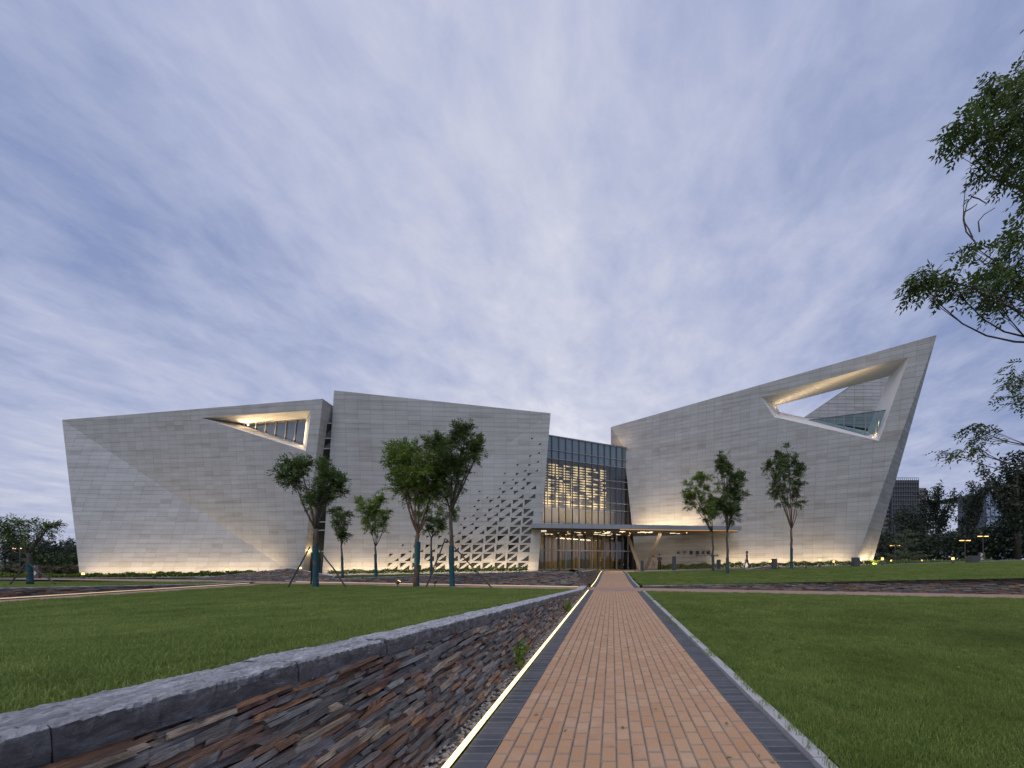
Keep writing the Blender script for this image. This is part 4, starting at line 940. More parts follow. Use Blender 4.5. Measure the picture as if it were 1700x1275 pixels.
# ------------------------------------------------------------------ trees
def norm(a): return a / np.maximum(np.linalg.norm(a, axis=-1, keepdims=True), 1e-6)
def sprays(rng, P0, D, L, pairs, ll, lw, droop=.25):
    """Pinnate leaves: vertices and quads of leaflets along N rachises."""
    N = len(P0); D = norm(D); up = np.array([0, 0, 1.0]); S = norm(np.cross(D, up + rng.normal(0, .35, (N, 3)))); Nn = np.cross(S, D)
    V = []
    for i in range(pairs):
        t = (i + .6) / pairs; base = P0 + D * (L * t)[:, None] + np.array([0, 0, -1.0]) * (droop * L * t * t)[:, None]
        for sg_ in (-1, 1):
            ax = norm(S * sg_ + D * .55 + rng.normal(0, .22, (N, 3)) + np.array([0, 0, -.25])); l = ll * rng.uniform(.75, 1.15, N); w = lw * rng.uniform(.8, 1.15, N)
            wd = norm(np.cross(ax, Nn + rng.normal(0, .3, (N, 3))))
            V.append(np.stack([base, base + ax * (l * .45)[:, None] + wd * (w * .5)[:, None], base + ax * l[:, None], base + ax * (l * .45)[:, None] - wd * (w * .5)[:, None]], 1))
    ax = norm(D + np.array([0, 0, -.3])); base = P0 + D * L[:, None] + np.array([0, 0, -1.0]) * (droop * L)[:, None]; wd = norm(np.cross(ax, Nn)); l = np.full(N, ll); w = np.full(N, lw)
    V.append(np.stack([base, base + ax * (l * .45)[:, None] + wd * (w * .5)[:, None], base + ax * l[:, None], base + ax * (l * .45)[:, None] - wd * (w * .5)[:, None]], 1))
    V = np.concatenate(V, 0).reshape(-1, 3); return V, np.arange(len(V)).reshape(-1, 4)
def curve_pts(a, b, n, bow, rr):
    a = Vector(a); b = Vector(b); out = []
    off = Vector((rr.uniform(-1, 1), rr.uniform(-1, 1), 0)) * bow
    for i in range(n + 1):
        t = i / n; out.append(a.lerp(b, t) + off * math.sin(math.pi * t) + Vector((0, 0, bow * .6 * math.sin(math.pi * t) * (-1))))
    return out
def tree(name, label, Y, base, fork, blobs, tr, n_leaf, leafm, barkm, wrap_h=0, seed=1, ll=.075, lw=.03, L=.26, pairs=5, group=None, zb=None, limb_n=None, lean=0):
    rng = np.random.default_rng(seed); rr = random.Random(seed); s = Y / FPX
    b = P(base[0], base[1], Y)
    if zb is not None: b.z = zb
    t = thing(name, tuple(b), label, 'tree', group)
    f = P(fork[0], fork[1], Y)
    tk = MB(); n = 7; pts = [b + Vector((0, 0, -.15))] + [b.lerp(f, (i + 1) / n) + Vector((rr.uniform(-1, 1), rr.uniform(-1, 1), 0)) * tr * .35 for i in range(n)]
    tk.tube(pts, [tr * 1.25] + [tr * lerp(1.05, .72, (i + 1) / n) for i in range(n)], 9)
    ctr = []
    for (u, v, ru, rv) in blobs:
        c_ = P(u, v, Y); c_.y += rr.uniform(-.35, .35) * ru * s; ctr.append((c_, ru * s * .98, rv * s * .96))
    twig_pts = []
    for c_, ru, rv in ctr:
        lim = curve_pts(f, c_ + Vector((0, 0, -rv * .3)), 5, ru * .22, rr); r0 = tr * rr.uniform(.36, .5)
        tk.tube(lim, [r0 * lerp(1, .3, i / 5) for i in range(6)], 6)
        for k in range(limb_n or 6):
            d_ = Vector((rr.gauss(0, 1), rr.gauss(0, 1), rr.gauss(.25, .8))).normalized(); e = c_ + Vector((d_.x * ru, d_.y * ru, d_.z * rv)) * rr.uniform(.55, .98)
            st = lim[rr.choice((2, 3, 4, 5))]; tw_ = curve_pts(st, e, 3, .08, rr); tk.tube(tw_, [r0 * .28, r0 * .2, r0 * .14, r0 * .06], 4, cap=False)
            for _ in range(6): twig_pts.append((st.lerp(e, rr.uniform(.35, 1.05)), (e - c_)))
    build(tk, 'trunk', barkm, t, smooth=True)
    # leaves: part on the shell of each blob, part along the twigs
    vol = np.array([ru * ru * rv for _, ru, rv in ctr]); n_leaf = int(n_leaf * .70); L *= 1.25; ll *= 1.75; lw *= 1.75; pairs = 4; idx = rng.choice(len(ctr), n_leaf, p=vol ** .75 / (vol ** .75).sum())
    cc = np.array([tuple(c_) for c_, _, _ in ctr])[idx]; rad3 = np.array([(ru, ru * .85, rv) for _, ru, rv in ctr])[idx]
    # leafy shoots: each carries a tuft of compound leaves round its tip
    per = 12; ns = max(20, n_leaf // per); sh = idx[:ns] if len(idx) >= ns else idx
    d_ = norm(rng.normal(0, 1, (ns, 3)) + np.array([0, 0, .28])); rr_ = rng.uniform(.15, 1.0, ns) ** .6; tip = cc[:ns] + d_ * rad3[:ns] * rr_[:, None] * 1.05
    sd = norm(d_ + np.array([0, 0, .55]) + rng.normal(0, .25, (ns, 3))); sl_ = rng.uniform(.18, .45, ns)
    P0 = []; D = []
    for q_i in range(per):
        t_ = 1 - (q_i / per) ** 1.2; P0.append(tip - sd * (sl_ * (1 - t_) * 1.6)[:, None]); side = norm(rng.normal(0, 1, (ns, 3))); D.append(norm(side) * .85 + sd * (.35 + .75 * t_))
    P0 = np.concatenate(P0); D = np.concatenate(D)
    kt = int(n_leaf * .22); ti = rng.integers(0, len(twig_pts), kt); P1 = np.array([tuple(twig_pts[i][0]) for i in ti]); D1 = np.array([tuple(twig_pts[i][1].normalized()) for i in ti]) + rng.normal(0, .6, (kt, 3)) + np.array([0, 0, .25])
    P0 = np.concatenate([P0, P1]); D = np.concatenate([D, D1]); Ls = L * rng.uniform(.7, 1.2, len(P0))
    V, F = sprays(rng, P0, D, Ls, pairs, ll, lw); np_mesh('crown', V, F, leafm, t)
    if wrap_h:
        q = MB(); nn = 8; pz = [b.lerp(f, wrap_h * i / nn / max(.1, (f - b).length)) for i in range(nn + 1)]; q.tube(pz, [tr * 1.03 + .010 * (i % 2) + (.03 if i == 0 else 0) for i in range(nn + 1)], 12); build(q, 'trunk_wrap', K['wrap'], t)
    return t
def stakes(u, v, Y, tops, feet, label):
    t = thing('tree_stake', tuple(P(u, v, Y)), label, 'tree stake')
    for (tu, tv), (fu, fv, fy) in zip(tops, feet):
        a, b_ = P(tu, tv, Y), P(fu, fv, fy); q = MB(); m_ = [a.lerp(b_, i / 4) + Vector((R.uniform(-.015, .015),) * 3) for i in range(5)]; q.tube(m_, [.030, .032, .034, .036, .038], 7); build(q, 'pole', K['stake'], t)
TG = 'staked young trees on the lawns'
tree('young_tree', 'dark forked tree with two separate leaf heads before the gap between two stone wings', 19.2, (524, 975), (524, 878), [(486, 786, 31, 28), (502, 770, 18, 14), (545, 800, 27, 30), (535, 775, 13, 13), (522, 832, 17, 18), (560, 790, 14, 12)], .115, 1050, K['leaf_dark'], K['bark'], 2.0, 3, .085, .034)
stakes(524, 975, 19.2, [(514, 908), (531, 913), (518, 918)], [(477, 977, 18.6), (574, 975, 18.8), (517, 969, 20.4)], 'three brown poles propping the forked tree before the left wing')
tree('young_tree', 'thinnest small tree with a narrow crown, standing just right of the forked tree', 30, (569, 958), (567, 905), [(566, 868, 14, 20), (556, 846, 8, 14), (573, 850, 8, 13), (566, 885, 12, 10)], .075, 420, K['leaf_dark'], K['bark'], 1.6, 4, .10, .04)
tree('young_tree', 'small round topped tree in front of the middle wing, right of the thinnest tree', 30, (624, 957), (623, 908), [(616, 846, 27, 20), (600, 832, 15, 10), (641, 862, 13, 10), (630, 826, 15, 9), (620, 870, 18, 12)], .085, 760, K['leaf'], K['bark'], 1.7, 5, .10, .04)
tree('young_tree', 'dark tree half hidden between the two largest trees in front of the middle wing', 33, (716, 955), (716, 893), [(716, 862, 26, 24), (748, 850, 16, 14), (698, 852, 14, 14), (728, 875, 18, 12)], .09, 700, K['leaf_dark'], K['bark'], 2.0, 6, .10, .04)
tree('young_tree', 'large bright green tree with a low forked reddish trunk before the middle wing', 19.3, (691, 976), (694, 886), [(668, 765, 32, 26), (700, 775, 38, 36), (676, 802, 34, 32), (708, 818, 30, 28), (654, 750, 18, 12), (690, 742, 20, 12), (720, 790, 25, 30)], .12, 2300, K['leaf'], K['bark_red'], 2.25, 7, .08, .032)
tree('young_tree', 'tallest dark tree with spiky top shoots, propped by two poles before the triangular openings', 19.6, (751, 976), (748, 850), [(740, 745, 34, 24), (770, 718, 20, 18), (786, 748, 15, 24), (752, 785, 28, 30), (725, 732, 20, 16), (776, 704, 7, 10), (765, 760, 22, 22), (740, 820, 16, 16), (798, 738, 8, 14)], .11, 1750, K['leaf_dark'], K['bark'], 2.1, 8, .08, .032)
q_ = tree
stakes(751, 976, 19.6, [(740, 893), (741, 895)], [(707, 977, 18.9), (816, 976, 18.9)], 'two crossed brown poles propping the tallest dark tree')
tree('young_tree', 'pale green bushy tree left of its dark neighbour by the wall lettering', 34, (1184, 947), (1183, 884), [(1160, 828, 28, 28), (1146, 806, 16, 13), (1178, 852, 24, 20), (1163, 793, 17, 9), (1182, 822, 16, 22), (1140, 818, 12, 10)], .10, 1150, K['leaf'], K['bark'], 1.3, 9, .10, .04)
tree('young_tree', 'slender dark green tree right next to the pale bushy one on the upper lawn', 28, (1208, 953), (1207, 884), [(1203, 785, 15, 28), (1221, 815, 22, 32), (1199, 838, 19, 24), (1228, 790, 16, 18), (1196, 762, 10, 13), (1215, 850, 18, 16), (1205, 770, 14, 16)], .10, 1350, K['leaf_dark'], K['bark'], 1.15, 10, .095, .038)
tree('young_tree', 'single dark tree with a brown forked trunk standing before the plain right facade', 33, (1314, 944), (1314, 878), [(1298, 764, 20, 16), (1314, 788, 20, 34), (1300, 815, 21, 24), (1326, 828, 15, 20), (1308, 746, 10, 10), (1276, 772, 13, 9), (1326, 785, 10, 24), (1290, 790, 16, 16)], .105, 1350, K['leaf_dark'], K['bark_red'], 1.7, 11, .10, .04)
tree('young_tree', 'low spreading dark tree with a flat crown at the far left edge', 19.2, (50, 966), (48, 918), [(14, 876, 22, 13), (66, 878, 22, 12), (40, 868, 22, 10), (4, 890, 18, 10), (46, 892, 22, 10), (78, 872, 10, 7), (25, 890, 14, 9)], .10, 520, K['leaf_dark'], K['bark'], .95, 12, .07, .026, .26)
stakes(50, 966, 19.2, [(44, 935), (36, 927)], [(17, 970, 18.7), (92, 969, 18.7)], 'two grey poles propping the spreading tree at the far left')
# tree whose branches hang into the picture from the right
def overhang():
    rng = np.random.default_rng(77); rr = random.Random(77); base = Vector((6.0, 4.4, 0)); t = thing('overhanging_tree', tuple(base), 'leafy tree reaching in from the right edge with drooping compound leaves', 'tree')
    tk = MB(); tk.tube([base + Vector((0, 0, -.2)), base + Vector((-.1, 0, 2.5)), base + Vector((-.2, -.2, 6.5)), base + Vector((0, 0, 11.5))], [.2, .17, .12, .05], 10)
    cl = [(1660, 190, 62, 66, 7.0), (1690, 140, 40, 50, 7.2), (1610, 210, 42, 32, 6.9), (1660, 270, 44, 34, 7.1), (1577, 212, 26, 14, 6.9), (1690, 240, 30, 60, 7.3), (1640, 150, 34, 26, 7.2), (1700, 320, 18, 34, 7),
          (1672, 440, 48, 38, 6.8), (1640, 460, 40, 26, 6.7), (1560, 462, 34, 15, 6.6), (1522, 458, 34, 22, 6.6), (1518, 472, 26, 12, 6.6), (1598, 478, 34, 16, 6.7), (1690, 490, 34, 36, 6.9), (1604, 410, 20, 8, 6.7), (1665, 395, 34, 16, 6.9), (1640, 500, 34, 12, 6.8),
          (1690, 620, 40, 38, 9.2), (1680, 660, 32, 18, 9.2), (1618, 722, 26, 20, 9.4), (1610, 742, 18, 10, 9.4), (1566, 752, 24, 9, 9.4), (1605, 708, 16, 10, 9.4), (1800, 150, 84, 90, 7.3), (1815, 340, 90, 80, 7.4), (1800, 520, 70, 50, 7.3), (1840, -60, 110, 90, 7.4), (1960, 60, 110, 110, 7.4), (1980, 300, 100, 110, 7.6)]
    P0 = []; D = []
    for (u, v, ru, rv, Y) in cl:
        Y *= .6; u += 14; ru *= .86; rv *= .92; s = Y / FPX; c_ = P(u, v, Y); n = int(12 + ru * rv * .038)
        st = P(1800, v + (95 if v < 560 else 25), Y + .25) if u < 1760 else P(1880, v + 70, Y + .1)
        lim = curve_pts(st, c_, 6, .25, rr)
        tz_ = min(10.8, max(2.2, st.z - .35)); tk.tube([base + Vector((-.15, -.1, tz_)), (base + Vector((-.15, -.1, tz_))).lerp(st, .55) + Vector((0, 0, -.06)), st], [.045, .028, .0145], 7, cap=False); tk.tube(lim, [lerp(.014, .003, i / 6) for i in range(7)], 6, cap=False)
        for i in range(n):
            d_ = Vector((rr.gauss(0, 1), rr.gauss(0, 1), rr.gauss(0, 1))).normalized() * rr.uniform(.15, 1) ** .6; p = c_ + Vector((d_.x * ru * s, d_.y * (ru + rv) * .5 * s, d_.z * rv * s)); P0.append(tuple(p)); D.append((-.6 + rr.gauss(0, .6), rr.gauss(0, .7), rr.gauss(-.4, .45)))
            if i % 4 == 0: tw_ = curve_pts(lim[rr.choice((4, 5, 6))], p, 2, .05, rr); tk.tube(tw_, [.004, .003, .002], 4, cap=False)
    P0 = np.array(P0); D = np.array(D); Ls = rng.uniform(.12, .20, len(P0))
    V, F = sprays(rng, P0, D, Ls, 5, .058, .024, .30)
    np_mesh('crown', V, F, K['leaf_dark'], t)
    # bare dead twigs
    for pts in ([(1619, 402), (1604, 385), (1599, 365), (1600, 340), (1604, 300)], [(1604, 385), (1600, 362), (1606, 335), (1618, 322), (1640, 304)], [(1601, 352), (1612, 346), (1622, 339)], [(1626, 385), (1624, 368), (1634, 356), (1652, 345)], [(1612, 326), (1625, 330), (1638, 338)], [(1615, 395), (1608, 380), (1602, 370)], [(1538, 472), (1550, 482), (1563, 485), (1540, 498)]):
        tk.tube([P(u, v, 4.05) for u, v in pts], [.006 * (1 - i / (len(pts) + 1)) + .001 for i in range(len(pts))], 5, cap=False)
    build(tk, 'trunk', K['bark'], t, smooth=True)
overhang()
# far trees
def far_tree_proto(kind, seed):
    """Crown and trunk of one far tree, base at the origin, 10 m tall."""
    rng = np.random.default_rng(seed); rr = random.Random(seed); tk = MB(); tk.tube([(0, 0, -.2), (.05, 0, 4), (0, .05, 8.5)], [.2, .14, .04], 7)
    if kind == 'poplar':
        P0 = []
        for k in range(17):
            z0 = rr.uniform(1.5, 6.5); a = rr.uniform(0, 6.28); l = rr.uniform(2.2, 3.8); e = Vector((math.cos(a) * l * .55, math.sin(a) * l * .55, z0 + l * .95))
            tk.tube([(0, 0, z0), tuple(Vector((0, 0, z0)).lerp(e, .55) + Vector((0, 0, -.2))), tuple(e)], [.07, .05, .015], 5, cap=False)
            for _ in range(190): P0.append(np.array(Vector((0, 0, z0)).lerp(e, rr.uniform(.15, 1.03))) + rng.normal(0, .16, 3))
        for _ in range(1500): z_ = rng.uniform(.8, 9.6); P0.append(np.array([rng.normal(0, .28 + .9 * (1 - z_ / 10)), rng.normal(0, .28 + .9 * (1 - z_ / 10)), z_]))
        n = len(P0); P0 = np.array(P0); sz = .26
    elif kind == 'cedar':
        P0 = []
        for k in range(46):
            z0 = rr.uniform(.8, 9.3); a = rr.uniform(0, 6.28); l = (10 - z0) * .52 + .3; e = Vector((math.cos(a) * l, math.sin(a) * l, z0 + .25 * l))
            tk.tube([(0, 0, z0), tuple(e)], [.05, .01], 4, cap=False)
            for _ in range(int(40 + l * 26)): P0.append(np.array(Vector((0, 0, z0)).lerp(e, rr.uniform(.2, 1.02))) + rng.normal(0, .11, 3) * np.array([1.6, 1.6, .6]))
        P0 = np.array(P0); sz = .20
    else:
        bl = [(rr.gauss(0, 1.3), rr.gauss(0, 1.3), rr.uniform(3, 8.3), rr.uniform(1.2, 2.2)) for _ in range(11)]; P0 = []
        for x, y, z, r in bl:
            tk.tube([(0, 0, 2.5), (x * .5, y * .5, z * .6 + 1), (x, y, z)], [.09, .06, .02], 5, cap=False); d_ = norm(rng.normal(0, 1, (620, 3))) * (rng.uniform(.2, 1, (620, 1)) ** .5); P0 += list(np.array([x, y, z]) + d_ * np.array([r, r, r * .85]))
        P0 = np.array(P0); sz = .34
    N = len(P0); A = norm(rng.normal(0, 1, (N, 3)) + np.array([0, 0, .2])); B_ = norm(np.cross(A, rng.normal(0, 1, (N, 3)))); l = sz * rng.uniform(.6, 1.3, N)[:, None]
    V = np.stack([P0, P0 + A * l * .5 + B_ * l * .28, P0 + A * l, P0 + A * l * .5 - B_ * l * .28], 1).reshape(-1, 3); return tk, V, np.arange(len(V)).reshape(-1, 4)
FT = {}
def far_tree(kind, u, v_top, Y, label, leafm, seed, group, wide=1.0, name='background_tree'):
    X = (u - PU) / FPX * Y; z0 = gz(X, Y) - .1; H = EYE + (PV - v_top) / FPX * Y - z0; key = (kind, leafm.name)
    if key not in FT:
        tk, V, F = far_tree_proto(kind, seed); t = thing(name, (X, Y, z0), label, 'tree', group); WL[t.name] = Vector((0, 0, 0)); build(tk, 'trunk', K['bark'], t, smooth=True); np_mesh('crown', V, F, leafm, t); FT[key] = t
    else: t = dup(FT[key], (X, Y, z0), label)
    t.location = (X, Y, z0); s = H / 10; t.scale = (s * wide, s * wide, s); t.rotation_euler = (0, 0, seed * 1.7)
    if group: t['group'] = group
    return t
far_tree('cedar', 1504, 874, 47, 'pale green cedar with spreading needle branches beside the pointed corner of the museum', K['leaf_pine'], 1, None, 1.15, 'cedar_tree')
GB = 'dark trees behind the parking lot on the right'
for i, (kind, u, vt, Y, lab, w) in enumerate((('poplar', 1556, 803, 66, 'open topped poplar against the sky between the tower and the glass office', 1.0), ('poplar', 1613, 794, 70, 'thin poplar rising in front of the glass office block', .8),
        ('poplar', 1690, 742, 56, 'big dark poplar at the right edge under the overhanging branch', 1.2), ('round', 1517, 835, 85, 'dark broad tree hiding the foot of the apartment tower', 1.0), ('round', 1585, 878, 80, 'rounded dark tree left of the glass office', 1.1),
        ('round', 1640, 872, 75, 'broad black green tree under the glass office, behind the lamp posts', 1.2), ('poplar', 1688, 780, 68, 'leafy poplar just left of the big poplar at the right edge', 1.0), ('round', 1478, 880, 95, 'low dark tree next to the slanted wall edge', 1.2), ('round', 1545, 885, 72, 'low dark tree right behind the cedar', 1.3),
        ('round', 1690, 842, 60, 'wide dark tree filling the lower right edge behind the parking sign', 1.2), ('round', 1612, 885, 62, 'bushy low tree beside the twin street lamp with warm light', 1.1), ('round', 1740, 800, 70, 'dark tree cut by the right edge of the picture', 1.2))):
    far_tree(kind, u, vt, Y, lab, K['leaf_far'], i + 2, GB, w)
GL = 'dark trees in a row at the left edge'
for i, (kind, u, vt, Y, w, lab) in enumerate((('poplar', -30, 880, 80, 1.0, 'dark tree cut by the left edge of the picture'), ('round', 8, 896, 75, 1.0, 'leftmost whole tree of the dark row behind the spreading tree'), ('poplar', 38, 894, 78, 1.0, 'dark narrow tree right behind the spreading tree'), ('poplar', 68, 891, 80, 1.1, 'tall narrow tree of the dark row in the gap right of the spreading tree'),
        ('round', 84, 905, 72, 1.0, 'lower round tree in the middle of the dark left row'), ('round', 100, 903, 84, 1.0, 'round tree of the dark row, second from the left wing'), ('poplar', 119, 892, 78, 1.1, 'tall dark tree right beside the slanted edge of the left wing'), ('round', 128, 905, 70, 1.0, 'dark tree partly covered by the left wing'), ('round', 56, 908, 70, 1.1, 'low round tree below the tall narrow one in the left row'))):
    far_tree(kind, u, vt, Y, lab, K['leaf_far'], i + 30, GL, w)
# low hedges and shrubs: leaves spread through a box
def hedge(name, label, cat, p0, p1, w, h, n, leafm, size, seed, wob=.15):
    rng = np.random.default_rng(seed); p0 = np.array(p0, float); p1 = np.array(p1, float); d_ = p1 - p0; ln = np.linalg.norm(d_); dn = d_ / ln; sd = np.array([dn[1], -dn[0], 0])
    t_ = rng.uniform(0, 1, n); hh = h * (1 + wob * np.sin(t_ * ln * 2.1 + seed) + wob * np.sin(t_ * ln * 5.3)); P0 = p0 + d_ * t_[:, None] + sd * rng.uniform(-.5, .5, n)[:, None] * w; zz = rng.uniform(.02, 1, n) ** .7 * hh; P0[:, 2] += zz
    for i in range(n): P0[i, 2] += max(-.2, gz(P0[i, 0], P0[i, 1]))
    A = norm(rng.normal(0, 1, (n, 3)) + np.array([0, 0, .6])); B_ = norm(np.cross(A, rng.normal(0, 1, (n, 3)))); l = size * rng.uniform(.6, 1.3, n)[:, None]
    V = np.stack([P0, P0 + A * l * .5 + B_ * l * .35, P0 + A * l, P0 + A * l * .5 - B_ * l * .35], 1).reshape(-1, 3); root = thing(name, tuple(p0), label, cat); np_mesh('foliage', V, np.arange(len(V)).reshape(-1, 4), leafm, root)
    q = MB()
    for i in range(int(ln / .8) + 1):
        p = p0 + dn * i * .8; z = max(-.2, gz(p[0], p[1])); q.tube([(p[0], p[1], z - .05), (p[0], p[1], z + h * .6)], [.012, .006], 4)
    build(q, 'stem', K['bark'], root)
hedge('hedge', 'long low yellow green hedge at the foot of the left wing', 'hedge', (-46.5, 32.6, -.12), (-29, 34.0, 0), .6, .36, 8000, K['leaf_hedge'], .13, 1)
hedge('hedge', 'low yellow green hedge at the far left behind the spreading tree', 'hedge', (-62, 32.9, -.2), (-47.0, 32.5, -.12), .7, .45, 4500, K['leaf_hedge'], .13, 2)
hedge('hedge', 'dark low hedge along the triangular openings of the middle wing', 'hedge', (-25, 35.1, 0), (-7.6, 35.5, 0), .6, .32, 6500, K['leaf'], .11, 3)
hedge('hedge', 'bright low hedge under the wall lettering', 'hedge', (5.0, 43.3, 0), (13.0, 39.3, 0), .7, .50, 5000, K['leaf_hedge'], .11, 4)
hedge('hedge', 'low green hedge along the foot of the right wing, right of the lettering', 'hedge', (13.4, 39.1, 0), (23.0, 35.2, 0), .7, .40, 6000, K['leaf_hedge'], .11, 5)
hedge('hedge', 'low dark hedge beyond the road at the far right, in front of the parking lot', 'hedge', (25, 38.5, 0), (52, 42, 0), .9, .45, 7000, K['leaf'], .14, 6)
hedge('shrub', 'rounded green shrub at the far left, under the dark trees', 'shrub', (-66, 46, 0), (-60, 46, 0), 3, 2.0, 2600, K['leaf_shrub'], .28, 7)
hedge('shrub', 'rounded green shrub row behind the left parking sign', 'shrub', (-59, 48, 0), (-50, 48, 0), 3, 2.1, 3600, K['leaf_shrub'], .28, 8)
hedge('shrub', 'tall pale grasses behind the hedge left of the museum', 'shrub', (-66, 40, 0), (-46, 41, 0), 2, .7, 4000, leaf_material('dry_grass', (.08, .075, .04), (.16, .14, .08)), .35, 9)
hedge('shrub', 'dense dark shrubbery under the trees behind the lamp posts on the right', 'shrub', (40, 62, 0), (80, 62, 0), 5, 4.2, 9000, K['leaf_far'], .5, 12, .2)
hedge('shrub', 'dense dark shrubbery under the left row of trees', 'shrub', (-112, 76, 0), (-98, 72, 0), 5, 3.6, 5000, K['leaf_far'], .5, 13, .2)
# little weeds growing by the light strip
for i, (x, y, lab) in enumerate(((-1.08, 4.55, 'weed growing from the pebbles beside the light strip halfway along the near wall'), (-1.1, 9.8, 'farther weed in the pebbles beside the light strip'))):
    hedge('weed', lab, 'weed', (x, y, .0), (x, y + .25, .0), .10, .20, 110, K['leaf'], .07, 40 + i, .4)

# ------------------------------------------------------------------ street furniture
def bollard(u, v0, v1, Y, w, d_, label, material, group):
    X = (u - PU) / FPX * Y; zb = EYE + (PV - v1) / FPX * Y; h = (v1 - v0) / FPX * Y; t = thing('pillar', (X, Y, zb), label, 'pillar', group); q = MB(); q.box((X, Y, zb + h / 2 - .1), (w / 2, d_ / 2, h / 2 + .1)); build(q, 'shaft', material, t)
    q = MB(); q.box((X, Y, zb + h + .012), (w / 2 - .015, d_ / 2 - .015, .012)); build(q, 'cap', K['alu'], t); q = MB(); q.box((X, Y - d_ / 2 - .006, zb + h * .5), (w / 2 - .04, .006, h * .42)); build(q, 'front_plate', K['pillar'], t)
PG = 'dark metal pillars around the lawn'
bollard(1119, 924, 948, 37, .34, .25, 'tall charcoal pillar left of the wall lettering', K['pillar'], PG)
bollard(1193, 929.5, 947, 36.5, .32, .25, 'shorter charcoal pillar between the two wrapped trees', K['pillar'], PG)
bollard(1066, 931, 949.5, 38, .27, .25, 'blue grey pillar at the foot of the V column', K['pillar'], PG)
bollard(1285.5, 928, 946.5, 33, .36, .3, 'dark pillar beside a lit bollard at the right facade', K['pillar'], PG)
bollard(1420.5, 926, 945, 33, .48, .4, 'wide dark pillar before the pointed corner of the right wing', K['pillar'], PG)
bollard(1614, 923, 943, 32, .68, .5, 'widest grey pillar near the parking sign on the right', K['pillar'], PG)
def lamp_bollard(u, v0, v1, Y, label, w=.20):
    X = (u - PU) / FPX * Y; zb = EYE + (PV - v1) / FPX * Y; h = (v1 - v0) / FPX * Y; t = thing('bollard_light', (X, Y, zb), label, 'bollard light', 'lit bollard lights along the museum'); q = MB(); q.lathe([(w * .5, -.1), (w * .5, h * .74)], (X, Y, zb), 12); build(q, 'post', K['granite'], t)
    q = MB(); q.lathe([(w * .42, h * .74), (w * .42, h * .95)], (X, Y, zb), 12); build(q, 'lamp', K['lamp_warm'], t); q = MB(); q.lathe([(w * .52, h * .95), (w * .52, h)], (X, Y, zb), 12); build(q, 'cap', K['granite'], t)
for a in ((138, 950, 965.5, 31.3, 'lit bollard at the left foot of the left wing'), (256, 947, 963, 31.3, 'lit bollard before the middle of the left wing'), (377, 943, 957.5, 31.6, 'lit bollard left of the small slate mound'), (499, 940.5, 955, 33.5, 'lit bollard at the right end of the small slate mound', .17),
          (1361, 927, 944, 33.5, 'lit bollard right of the single dark tree'), (1384, 930, 943.5, 35.5, 'smaller lit bollard left of the wide dark pillar', .16), (1465, 925, 943, 33, 'brightly lit bollard right of the pointed corner'), (1582, 924.5, 943, 32, 'brightly lit bollard left of the widest grey pillar'),
          (1279, 929, 945.5, 34, 'lit bollard half hidden behind a dark pillar', .17), (1479.5, 929, 941, 41, 'distant lit bollard under the cedar', .17), (1530.5, 929, 940, 45, 'small distant lit bollard right of the cedar', .15), (867, 942, 951, 36.6, 'lit bollard at the right end of the triangular openings', .15), (588, 941, 950, 36.0, 'small lit bollard behind the round topped tree', .15)): lamp_bollard(*a)
def street_lamp(u, v, Y, label):
    X = (u - PU) / FPX * Y; z = EYE + (PV - v) / FPX * Y; zb = gz(X, Y); t = thing('street_lamp', (X, Y, zb), label, 'street lamp'); q = MB(); q.tube([(X, Y, zb - .2), (X, Y, z)], [.07, .045], 8); build(q, 'post', K['pillar'], t)
    q = MB(); q.bar((X - .42, Y, z), (X + .42, Y, z), .06, .06); build(q, 'arm', K['pillar'], t)
    for s_ in (-1, 1): q = MB(); q.box((X + s_ * .42, Y, z + .05), (.26, .14, .05)); h_ = build(q, 'lamp_head', K['pillar'], t); q = MB(); q.box((X + s_ * .42, Y, z - .03), (.22, .12, .03)); build(q, 'lamp', K['lamp_warm'], t)
street_lamp(1486, 905.5, 56, 'twin headed street lamp glowing in front of the cedar'); street_lamp(1602, 897, 52, 'twin headed street lamp left of the parking sign'); street_lamp(1632, 890, 54, 'taller twin headed street lamp above the parking sign'); street_lamp(33, 910, 45, 'twin headed street lamp behind the spreading tree at the far left')
def parking_sign(u, v0, v1, Y, arrow, label):
    X = (u - PU) / FPX * Y; zb = EYE + (PV - v1) / FPX * Y; h = (v1 - v0) / FPX * Y; w = .28 * h * 1.9; t = thing('parking_sign', (X, Y, zb), label, 'sign'); q = MB(); q.box((X, Y, zb + h / 2 - .1), (w / 2, .08, h / 2 + .1)); build(q, 'panel', simple('sign_bronze', (.10, .085, .08), .6), t)
    letter('P', Vector((X - w * .30, Y - .09, zb + h * .62)), h * .42, 'letter', t, Vector((1, 0, 0)), K['white'], .004)
    q = MB(); a = Vector((X, Y - .10, zb + h * .40)); s_ = -1 if arrow == 'left' else 1; q.bar(a + Vector((-.28 * w, 0, 0)), a + Vector((.28 * w, 0, 0)), .02, h * .05); q.bar(a + Vector((s_ * .28 * w, 0, 0)), a + Vector((0, 0, h * .13)), .02, h * .055); q.bar(a + Vector((s_ * .28 * w, 0, 0)), a + Vector((0, 0, -h * .13)), .02, h * .055); build(q, 'arrow', K['white'], t)
parking_sign(1629.5, 917, 936, 40, 'left', 'brown parking sign with white P and arrow, right of the widest grey pillar'); parking_sign(60, 938, 961, 30.5, 'right', 'brown parking sign with white P and arrow behind the spreading left tree')
